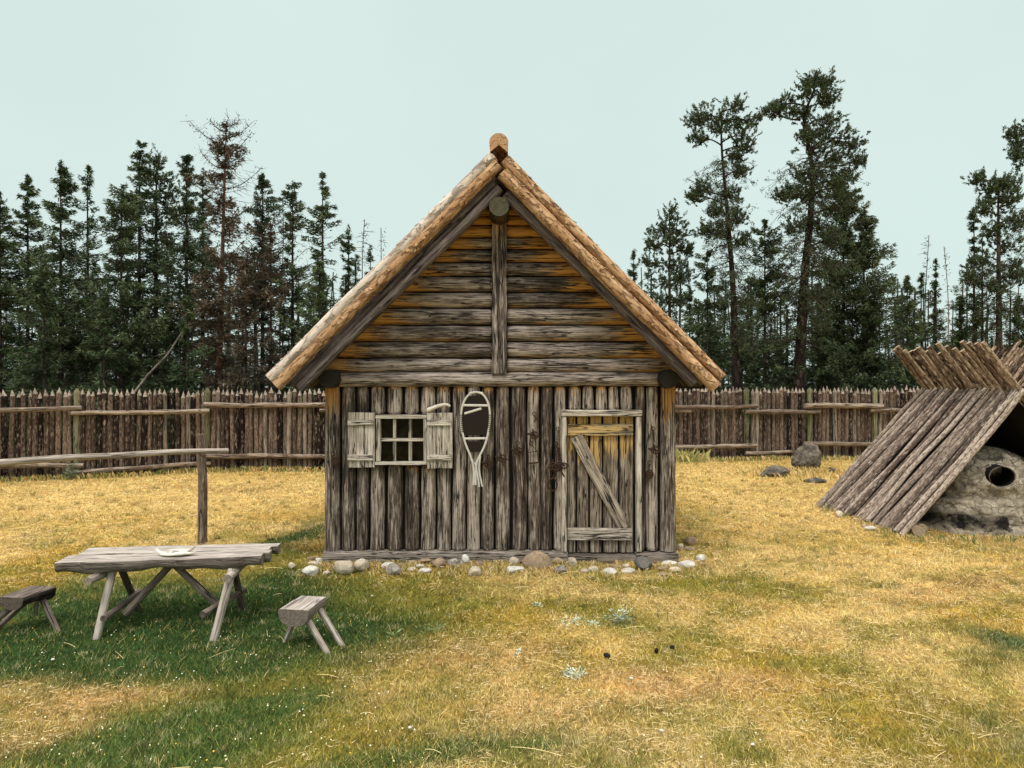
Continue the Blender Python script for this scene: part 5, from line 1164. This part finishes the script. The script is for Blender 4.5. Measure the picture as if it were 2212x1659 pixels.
def tree(kind, name, label, px, pytop, Y, rad, seed, group=None, c0=.12, dens=1., shape=.8, gap=.25, mat='needles', tmat='trunk', lean=0., tone0=0., r0=None, dead=30, pxb=None):
    rg = np.random.default_rng(seed); px0 = px if pxb is None else pxb; base = np.array([X_(px0, Y), Y, float(gh(X_(px0, Y), Y))]); H = Z_(pytop, Y) - base[2]; ln = (X_(px, Y) - base[0], 0)
    rt = empty(name, base, label, 'tree', group); lf = Leaf(); tw = Leaf(); R_ = rad * Y / FPX
    r0 = r0 or .0085 * H + .02
    if kind == 'spruce':
        spruce_crown(lf, tw, base, H, R_, rg, c0, dens, shape=shape, gap=gap, tone0=tone0, lean=ln); deadtwigs(tw, base, H, rg, H * .1, H * .8, dead, R_ * .8, .35, lean=ln)
        trunk(rt, base, H, r0, tmat, rg, .97, ln)
    elif kind == 'bare':
        deadtwigs(tw, base, H, rg, H * .15, H * .97, int(dead), R_, .35, -.1, ln); trunk(rt, base, H, r0, tmat, rg, 1., ln, .1)
        n = 50; z_ = H * rg.uniform(.8, 1., n); p_ = np.c_[base[0] + ln[0] * z_ / H + rg.normal(0, .07, n), base[1] + rg.normal(0, .06, n), base[2] + z_]; d = rg.normal(0, 1, (n, 3)); d /= np.linalg.norm(d, axis=1)[:, None]; lf.put(p_, d, .09, .03, .3 + rg.normal(0, .15, n), rg)
    elif kind == 'brown':
        spruce_crown(lf, tw, base, H * .99, R_, rg, .05, dens, shape=shape, gap=gap, tone0=tone0, lean=ln)
        deadtwigs(tw, base, H, rg, H * .08, H * .92, dead, R_ * 1.1, .45, -.25, ln, 6)
        for (t_, az, L_) in [(q_[0], q_[1], q_[2] * .72) for q_ in ((.985, .4, .55), (.97, 2.9, .8), (.95, 0.1, 1.1), (.93, 3.3, 1.5), (.90, -.3, 1.35), (.86, 2.8, 1.3), (.80, .2, 1.5), (.76, 3.4, 1.2), (.71, 0, 1.9), (.83, 1.5, 1.), (.965, 5.2, .7), (.88, .5, .9), (.78, 3., .9), (.92, 2.7, .9))]:
            ax_ = limb((base[0] + ln[0] * t_, base[1], base[2] + H * t_), az, L_, .1, .55, 9); tw.twig(ax_[:-1], ax_[1:], np.linspace(.045, .015, 8), .25)
            for q_ in range(1, 9):
                for _ in range(3): b_ = ax_[q_] + rg.normal(0, .10, 3) + [0, 0, .03]; tw.twig(ax_[q_], b_, .014, .3)
                n = 7; p_ = ax_[q_] + rg.normal(0, .07, (n, 3)); d = rg.normal(0, 1, (n, 3)); d /= np.linalg.norm(d, axis=1)[:, None]; lf.put(p_, d, .07, .03, .25 + rg.normal(0, .1, n), rg)
        trunk(rt, base, H, r0, tmat, rg, 1., ln)
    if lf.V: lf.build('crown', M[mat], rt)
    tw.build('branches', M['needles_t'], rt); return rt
def pine(name, label, px, pytop, Y, seed, lobes, pxb, r0, limbs=None, lower=40, pts=None, group=None, dens=1., lowspan=(.25, .7), lowR=1.2, tmat='trunk', size=1.):
    """tall pine; lobes = foliage masses (picture x, y, rx, ry), each fed by a limb from the stem"""
    rg = np.random.default_rng(seed); base = np.array([X_(pxb, Y), Y, 0.]); rt = empty(name, base, label, 'tree', group); lf = Leaf(); tw = Leaf()
    stem = [np.array([base[0], Y, -.1])] + [P(a, b, Y) for a, b in (pts or [])] + [P(px, pytop + 6, Y)]; stem = np.array(stem)
    m = MB(); zz_ = stem[:, 2]; H = zz_[-1]; rr3 = [max(.02, r0 * (1 - .88 * (z_ / H))) for z_ in zz_]; sms = sm(stem, 2); m.tube(sms, np.interp(sms[:, 2], zz_, rr3), 10, .10, up=(0, 1, 0), step=.25); m.build('trunk', M[tmat], rt)
    def stem_at(z_): return np.array([np.interp(z_, zz_, stem[:, 0]), Y, z_])
    for (lx, ly, rx, ry) in lobes:
        c_ = P(lx, ly, Y); Rx = rx * Y / FPX; Rz = ry * Y / FPX; Ry = Rx * .9; c_[1] += rg.normal(0, .25) * Rx
        dist = abs(c_[0] - stem_at(c_[2])[0]); s0 = stem_at(max(.6, c_[2] - .3 * dist + (.15 * dist if rg.random() < .5 else 0)))
        # limb
        mid = (s0 + c_) / 2 + [0, 0, rg.normal(.0, .12) * dist + .08]; ax_ = sm([s0, mid, c_], 2); tw.twig(ax_[:-1], ax_[1:], np.linspace(.075, .035, len(ax_) - 1) * size, .12)
        nt = int(max(14, 26 * Rx * Rz / .30 * dens)); nt = min(nt, 170)
        for k in range(nt):
            v = rg.normal(0, 1, 3); v /= np.linalg.norm(v); e_ = c_ + v * rg.random() ** .4 * [Rx, Ry, Rz]; i_ = rg.integers(len(ax_) // 2, len(ax_)); f_ = ax_[i_]
            md_ = (f_ + e_) / 2 + [0, 0, -.06] + rg.normal(0, .05, 3); a2 = sm([f_, md_, e_], 1); tw.twig(a2[:-1], a2[1:], np.linspace(.024, .012, len(a2) - 1), .2 + rg.normal(0, .08))
            dr = e_ - md_; dr /= np.linalg.norm(dr) + 1e-9; dr = dr * .7 + [0, 0, .55]
            for q_ in range(4):                    # side shoots with needle tufts, turned up at the tip
                h_ = a2[-1 - (q_ > 1)] + rg.normal(0, .09, 3); tip = h_ + (dr + rg.normal(0, .35, 3)) * rg.uniform(.08, .2); tw.twig(h_, tip, .010, .3)
                n = int(18 * dens); s_ = rg.random(n); p_ = h_ + (tip - h_) * s_[:, None] + rg.normal(0, .018, (n, 3)); d = (tip - h_) / (np.linalg.norm(tip - h_) + 1e-9) + rg.normal(0, .7, (n, 3)); d /= np.linalg.norm(d, axis=1)[:, None]
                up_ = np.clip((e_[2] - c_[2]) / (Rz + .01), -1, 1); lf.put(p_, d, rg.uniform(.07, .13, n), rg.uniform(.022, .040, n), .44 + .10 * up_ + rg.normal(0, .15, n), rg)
    for k in range(lower):
        z_ = H * rg.uniform(*lowspan); az = rg.random() * 6.283; L = lowR * rg.uniform(.3, 1.); ax_ = limb(stem_at(z_), az, L, rg.normal(-.25, .2), rg.uniform(-.3, .2), 7); tw.twig(ax_[:-1], ax_[1:], np.linspace(.03, .012, 6), .3 + rg.normal(0, .1))
        for q_ in range(7):
            i_ = rg.integers(1, 7); b_ = limb(ax_[i_], az + rg.normal(0, 1), L * rg.uniform(.12, .35), rg.normal(-.5, .4), 0, 3); tw.twig(b_[:-1], b_[1:], .011, .35 + rg.normal(0, .12))
            if rg.random() < .75: n = 12; p_ = b_[-1] + rg.normal(0, .05, (n, 3)); d = rg.normal(0, 1, (n, 3)); d /= np.linalg.norm(d, axis=1)[:, None]; lf.put(p_, d, .09, .028, .35 + rg.normal(0, .15, n), rg)
    if lf.V: lf.build('crown', M['needles_p'], rt)
    tw.build('branches', M['needles_t'], rt); return rt
GT = 'conifers behind the palisade'
# left wood
tree('spruce', 'spruce_tree', 'dark spruce cut off by the left edge of the photo', 0, 415, 24, 80, 601, GT, .05, 1.1, gap=.1)
tree('spruce', 'spruce_tree', 'dark full spruce, second from the left edge', 60, 380, 24.5, 82, 602, GT, .05, 1.1, .75, .12)
tree('spruce', 'spruce_tree', 'tall broad spruce between the second and the slim topped one', 131, 356, 23.6, 92, 603, GT, .04, 1.15, .72, .12)
tree('spruce', 'spruce_tree', 'spruce with a slim separate top left of the wide dark pair', 189, 360, 26, 48, 604, GT, .2, .75, .5, .35)
tree('spruce', 'spruce_tree', 'broad low-skirted spruce left in the tallest green pair', 262, 400, 23.2, 96, 605, GT, .04, 1.2, .7, .1)
tree('spruce', 'spruce_tree', 'tallest green spruce of the left wood with a club-shaped top', 301, 306, 24.6, 84, 606, GT, .05, 1.05, .72, .18)
pine('pine_tree', 'open crowned pine right behind the tallest green spruce', 338, 340, 25.5, 607, [(338, 356, 18, 14), (322, 385, 26, 16), (352, 390, 26, 18), (366, 425, 20, 18), (340, 430, 30, 20), (372, 465, 18, 16), (345, 480, 26, 20), (365, 520, 16, 16), (340, 545, 22, 20), (360, 580, 12, 12)], 335, .13, lower=30, group=GT)
tree('spruce', 'spruce_tree', 'narrow spruce with a thin spire left of the brown dead one', 403, 335, 24, 52, 608, GT, .06, 1.15, .55, .12)
tree('spruce', 'spruce_tree', 'spruce top rising between the spire and the brown dead tree', 438, 364, 26.5, 52, 609, GT, .1, .9, .6, .15)
tree('brown', 'dead_spruce_tree', 'tall dead brown spruce with a bare crooked crown', 489, 262, 23.4, 62, 610, GT, .05, 1.0, .40, .35, 'needles_b', 'trunk_red', tone0=-.05, r0=.135, dead=150, pxb=467)
tree('spruce', 'spruce_tree', 'green topped spruce with a bare middle right of the brown dead tree', 567, 375, 24.5, 48, 611, GT, .45, .9, .6, .3, dead=60)
tree('bare', 'dead_tree', 'thin leafless stem between two spruces left of the cabin roof', 607, 430, 25, 14, 612, GT, dead=70, r0=.04)
tree('brown', 'dead_spruce_tree', 'shorter shaggy brown spruce between green ones left of the cabin roof', 585, 480, 23.5, 46, 613, GT, dens=.8, shape=.5, gap=.5, mat='needles_b', tone0=.0, r0=.08, dead=130)
tree('spruce', 'spruce_tree', 'narrow club-topped spruce, third from the cabin roof', 632, 393, 24, 44, 614, GT, .12, 1., .45, .15, dead=60)
tree('spruce', 'spruce_tree', 'tall pointed spruce closest to the cabin roof on the left', 697, 374, 23.6, 60, 615, GT, .1, .9, .75, .22)
tree('spruce', 'spruce_tree', 'small spruce just above the left roof slope', 753, 485, 25, 36, 616, GT, .1, .9, .7, .2)
tree('bare', 'dead_tree', 'bare branching stem above the left roof slope', 787, 474, 25.5, 30, 617, GT, dead=60, r0=.05)
tree('spruce', 'spruce_tree', 'little sparse spruce peeking over the left roof slope', 800, 530, 27, 24, 618, GT, .2, .6, .7, .4)
tree('bare', 'dead_tree', 'leaning leafless stem nearest the cabin on the left', 829, 492, 25, 12, 619, GT, dead=36, r0=.035, pxb=800)
tree('spruce', 'spruce_tree', 'bushy young spruce low over the left roof edge', 690, 560, 22.8, 52, 620, GT, .05, 1.1, .8, .15, tone0=.08)
tree('brown', 'dead_spruce_tree', 'low brown twiggy spruce beside the reddish trunk', 530, 560, 23., 56, 621, GT, dens=.85, shape=.5, gap=.4, mat='needles_b', r0=.07, dead=120)
tree('spruce', 'spruce_tree', 'low dark spruce in front of the left edge of the wood', 95, 560, 22, 60, 622, GT, .04, 1.0, .7, .1)
tree('spruce', 'spruce_tree', 'low dark spruce in front of the gap behind the leaning dead pole', 225, 640, 22, 52, 623, GT, .04, 1.0, .7, .12, tone0=.06)
tree('spruce', 'spruce_tree', 'low young spruce right of the leaning dead pole', 405, 640, 22.4, 46, 624, GT, .04, .9, .7, .2)
# right wood
tree('spruce', 'spruce_tree', 'tiny pointed spruce showing over the right roof slope', 1369, 540, 27, 24, 631, GT, .2, .8, .8, .2)
pine('pine_tree', 'round topped pine over the right roof slope', 1446, 452, 26, 632, [(1446, 474, 30, 18), (1424, 496, 26, 16), (1470, 500, 26, 18), (1415, 530, 20, 14), (1448, 530, 34, 18), (1480, 540, 18, 16), (1410, 566, 22, 12), (1455, 575, 36, 18), (1432, 610, 30, 16), (1478, 600, 22, 16), (1430, 650, 24, 16), (1468, 650, 18, 14)], 1447, .11, lower=60, group=GT, dens=1.1, lowspan=(.2, .6))
pine('pine_tree', 'tall flat-topped pine with a long bare trunk, left of the tallest', 1560, 222, 25, 633, [(1590, 232, 34, 14), (1530, 246, 36, 20), (1572, 262, 42, 20), (1500, 262, 26, 12), (1618, 262, 24, 16), (1545, 285, 38, 16), (1600, 296, 36, 16), (1618, 318, 26, 12), (1512, 300, 18, 10), (1590, 338, 18, 12), (1600, 372, 16, 12), (1520, 408, 34, 12), (1500, 424, 20, 12), (1585, 420, 18, 16), (1550, 460, 20, 14), (1598, 470, 14, 14), (1520, 500, 16, 12), (1600, 520, 18, 14), (1560, 505, 24, 14)], 1594, .17, lower=150, group=GT, pts=[(1586, 640), (1576, 520), (1566, 400), (1556, 300)], lowspan=(.3, .85), lowR=1.0, tmat='trunk')
pine('pine_tree', 'tallest pine with a crooked top on the right', 1764, 160, 25, 634, [(1764, 176, 16, 14), (1742, 184, 14, 10), (1786, 184, 16, 10), (1730, 208, 30, 14), (1770, 210, 26, 14), (1790, 222, 16, 10), (1690, 222, 26, 14), (1706, 240, 30, 14), (1668, 238, 20, 10), (1790, 262, 26, 14), (1745, 250, 26, 12), (1770, 290, 42, 24), (1810, 300, 40, 18), (1846, 312, 24, 12), (1735, 300, 20, 14), (1760, 330, 44, 22), (1810, 340, 40, 20), (1858, 342, 20, 12), (1780, 370, 46, 22), (1830, 378, 34, 16), (1730, 372, 24, 18), (1800, 410, 44, 20), (1745, 420, 26, 16), (1800, 450, 36, 20), (1710, 420, 18, 12), (1690, 426, 22, 6), (1770, 480, 36, 20), (1715, 490, 26, 16), (1800, 520, 30, 20)], 1722, .24, lower=200, group=GT, pts=[(1732, 640), (1748, 500), (1757, 400), (1752, 320), (1728, 262), (1745, 225), (1762, 195)], lowspan=(.3, .8), lowR=1.6, size=1.3)
tree('spruce', 'spruce_tree', 'dense dark conifer leaning on the right side of the tallest pine', 1822, 392, 27.5, 84, 635, GT, .04, 1.5, .5, .06, 'needles_p', tone0=.03)
tree('spruce', 'spruce_tree', 'wide branched conifer reaching right toward the open gap', 1866, 455, 27, 80, 636, GT, .04, 1.3, .5, .15, 'needles_p', tone0=.02)
tree('spruce', 'spruce_tree', 'rounded conifer standing between the two tall pines', 1652, 476, 25.5, 66, 637, GT, .08, 1.1, .55, .18)
tree('spruce', 'spruce_tree', 'slimmer conifer at the foot of the flat-topped pine', 1528, 540, 25.5, 56, 638, GT, .06, 1.0, .6, .2)
tree('spruce', 'spruce_tree', 'low conifer tucked behind the right roof eave', 1490, 620, 26, 34, 639, GT, .1, .8, .7, .25)
tree('spruce', 'spruce_tree', 'short thick spruce right of the broad conifer mass', 1960, 598, 25, 34, 640, GT, .06, 1.1, .6, .15)
tree('bare', 'dead_tree', 'thin stem ending in a small brown tuft right of the broad conifers', 2001, 508, 27, 16, 641, GT, dead=70, r0=.05)
tree('spruce', 'spruce_tree', 'pointed small spruce in the gap beside the tufted stem', 2022, 560, 27.5, 26, 642, GT, .1, .8, .8, .25)
tree('bare', 'dead_tree', 'pale bare stem standing in the gap above the shelter', 2044, 532, 26, 10, 643, GT, dead=40, r0=.045, tmat='dead', pxb=2048)
tree('spruce', 'spruce_tree', 'small sparse spruce left of the tufted stem', 1990, 590, 27, 32, 644, GT, .1, .75, .8, .3)
tree('spruce', 'spruce_tree', 'low rounded spruce above the shelter poles', 2075, 640, 26, 34, 645, GT, .06, 1.0, .6, .2)
pine('pine_tree', 'dark layered pine near the right edge of the photo', 2156, 378, 25, 646, [(2156, 395, 26, 12), (2130, 408, 26, 14), (2185, 402, 30, 16), (2110, 388, 16, 10), (2150, 430, 40, 16), (2190, 440, 34, 18), (2120, 455, 20, 12), (2180, 480, 40, 20), (2140, 500, 24, 12), (2185, 530, 36, 18), (2120, 560, 34, 16), (2165, 575, 34, 18), (2200, 600, 30, 20), (2100, 600, 20, 12), (2150, 625, 20, 12)], 2160, .16, lower=70, group=GT, dens=1.15)
pine('pine_tree', 'pine crown hanging in from the top right edge of the photo', 2225, 255, 26, 647, [(2222, 275, 26, 16), (2194, 290, 16, 14), (2205, 310, 28, 18), (2190, 335, 16, 12), (2215, 350, 28, 18), (2240, 320, 30, 24), (2250, 390, 30, 20)], 2240, .18, lower=50, group=GT, lowspan=(.4, .75))
tree('spruce', 'spruce_tree', 'narrow ragged spruce left of the dark layered pine', 2104, 450, 26, 16, 648, GT, .1, .8, .4, .3, dead=80)
tree('spruce', 'spruce_tree', 'thin ragged spruce touching the dark layered pine', 2122, 490, 27, 16, 649, GT, .1, .6, .4, .4, dead=80)
tree('spruce', 'spruce_tree', 'low dark spruce in front of the tallest pine trunk', 1775, 640, 25.8, 52, 650, GT, .04, 1.2, .6, .1)
tree('spruce', 'spruce_tree', 'low dark spruce beside the left end of the shelter poles', 1880, 650, 26.6, 50, 651, GT, .04, 1.2, .6, .1)
tree('spruce', 'spruce_tree', 'low spruce at the right edge above the shelter', 2200, 640, 26.6, 46, 652, GT, .04, 1.1, .6, .15)
# broken-off pole leaning in the wood
ld = MB(); A_ = P(292, 842, 22.2); B_ = P(416, 690, 22.6); ld.tube([A_ - (B_ - A_) * .32, A_, B_], [.055, .045, .018], 8, .08, step=.2, wob=.03)
ld.tube([P(360, 762, 22.4), P(334, 770, 22.3)], [.018, .008], 5, .05); ld.tube([P(404, 703, 22.5), P(425, 694, 22.6)], [.014, .007], 5, .05)
tag(ld.build('fallen_pole', M['dead']), 'pale dead trunk leaning diagonally through the left wood', 'dead trunk')
# the rest of the wood: one mass
lf = Leaf(); tw = Leaf(); lfb = Leaf(); rg = np.random.default_rng(77)
for k in range(230):
    Y = rg.uniform(27, 52); px = rg.uniform(-500, 2700)
    if 830 < px < 1340 and rg.random() < .5: continue
    left_ = px < 1106; ytop = rg.normal(610 if left_ else 645, 42) if rg.random() < .7 else rg.uniform(680, 760); H = Z_(ytop, Y); b_ = np.array([X_(px, Y), Y, 0.]); wdt = rg.uniform(20, 42) * Y / FPX * (1.2 if ytop > 680 else 1)
    spruce_crown(lf, tw, b_, H, wdt, rg, rg.choice([.05, .3, .5]), .62, shape=.6, gap=.35, lod=1.9, tone0=-.06)
    tw.twig(b_[None], (b_ + [rg.normal(0, .2), 0, H * .97])[None], rg.uniform(.10, .18), .05); deadtwigs(tw, b_, H, rg, .4, H * .7, 14, 1., .3)
for k in range(90):      # thin bare poles
    Y = rg.uniform(25, 45); px = rg.uniform(-400, 2600)
    if 830 < px < 1340: continue
    H = Z_(rg.uniform(560, 700), Y); b_ = np.array([X_(px, Y), Y, 0.]); tw.twig(b_[None], (b_ + [rg.normal(0, .3), 0, H])[None], rg.uniform(.06, .10), rg.uniform(.05, .35)); deadtwigs(tw, b_, H, rg, .4, H * .95, 16, .8, .35)
for k in range(170):     # undergrowth
    Y = rg.uniform(24.8, 40); px = rg.uniform(-500, 2700); H = rg.uniform(1.8, 4.2); b_ = np.array([X_(px, Y), Y, 0.])
    if Y < fence_y(b_[0]) + 1.2: continue
    spruce_crown(lf, tw, b_, H, rg.uniform(.8, 1.3), rg, .02, .9, shape=.5, gap=.1, lod=1.9, tone0=rg.normal(-.03, .05))
o = lf.build('background_wood', M['needles']); tag(o, 'dark mass of spruces and undergrowth far behind the palisade', 'wood', kind='stuff')
o = tw.build('background_stems', M['needles_t']); tag(o, 'thin trunks and dead twigs far back in the wood', 'wood', kind='stuff')
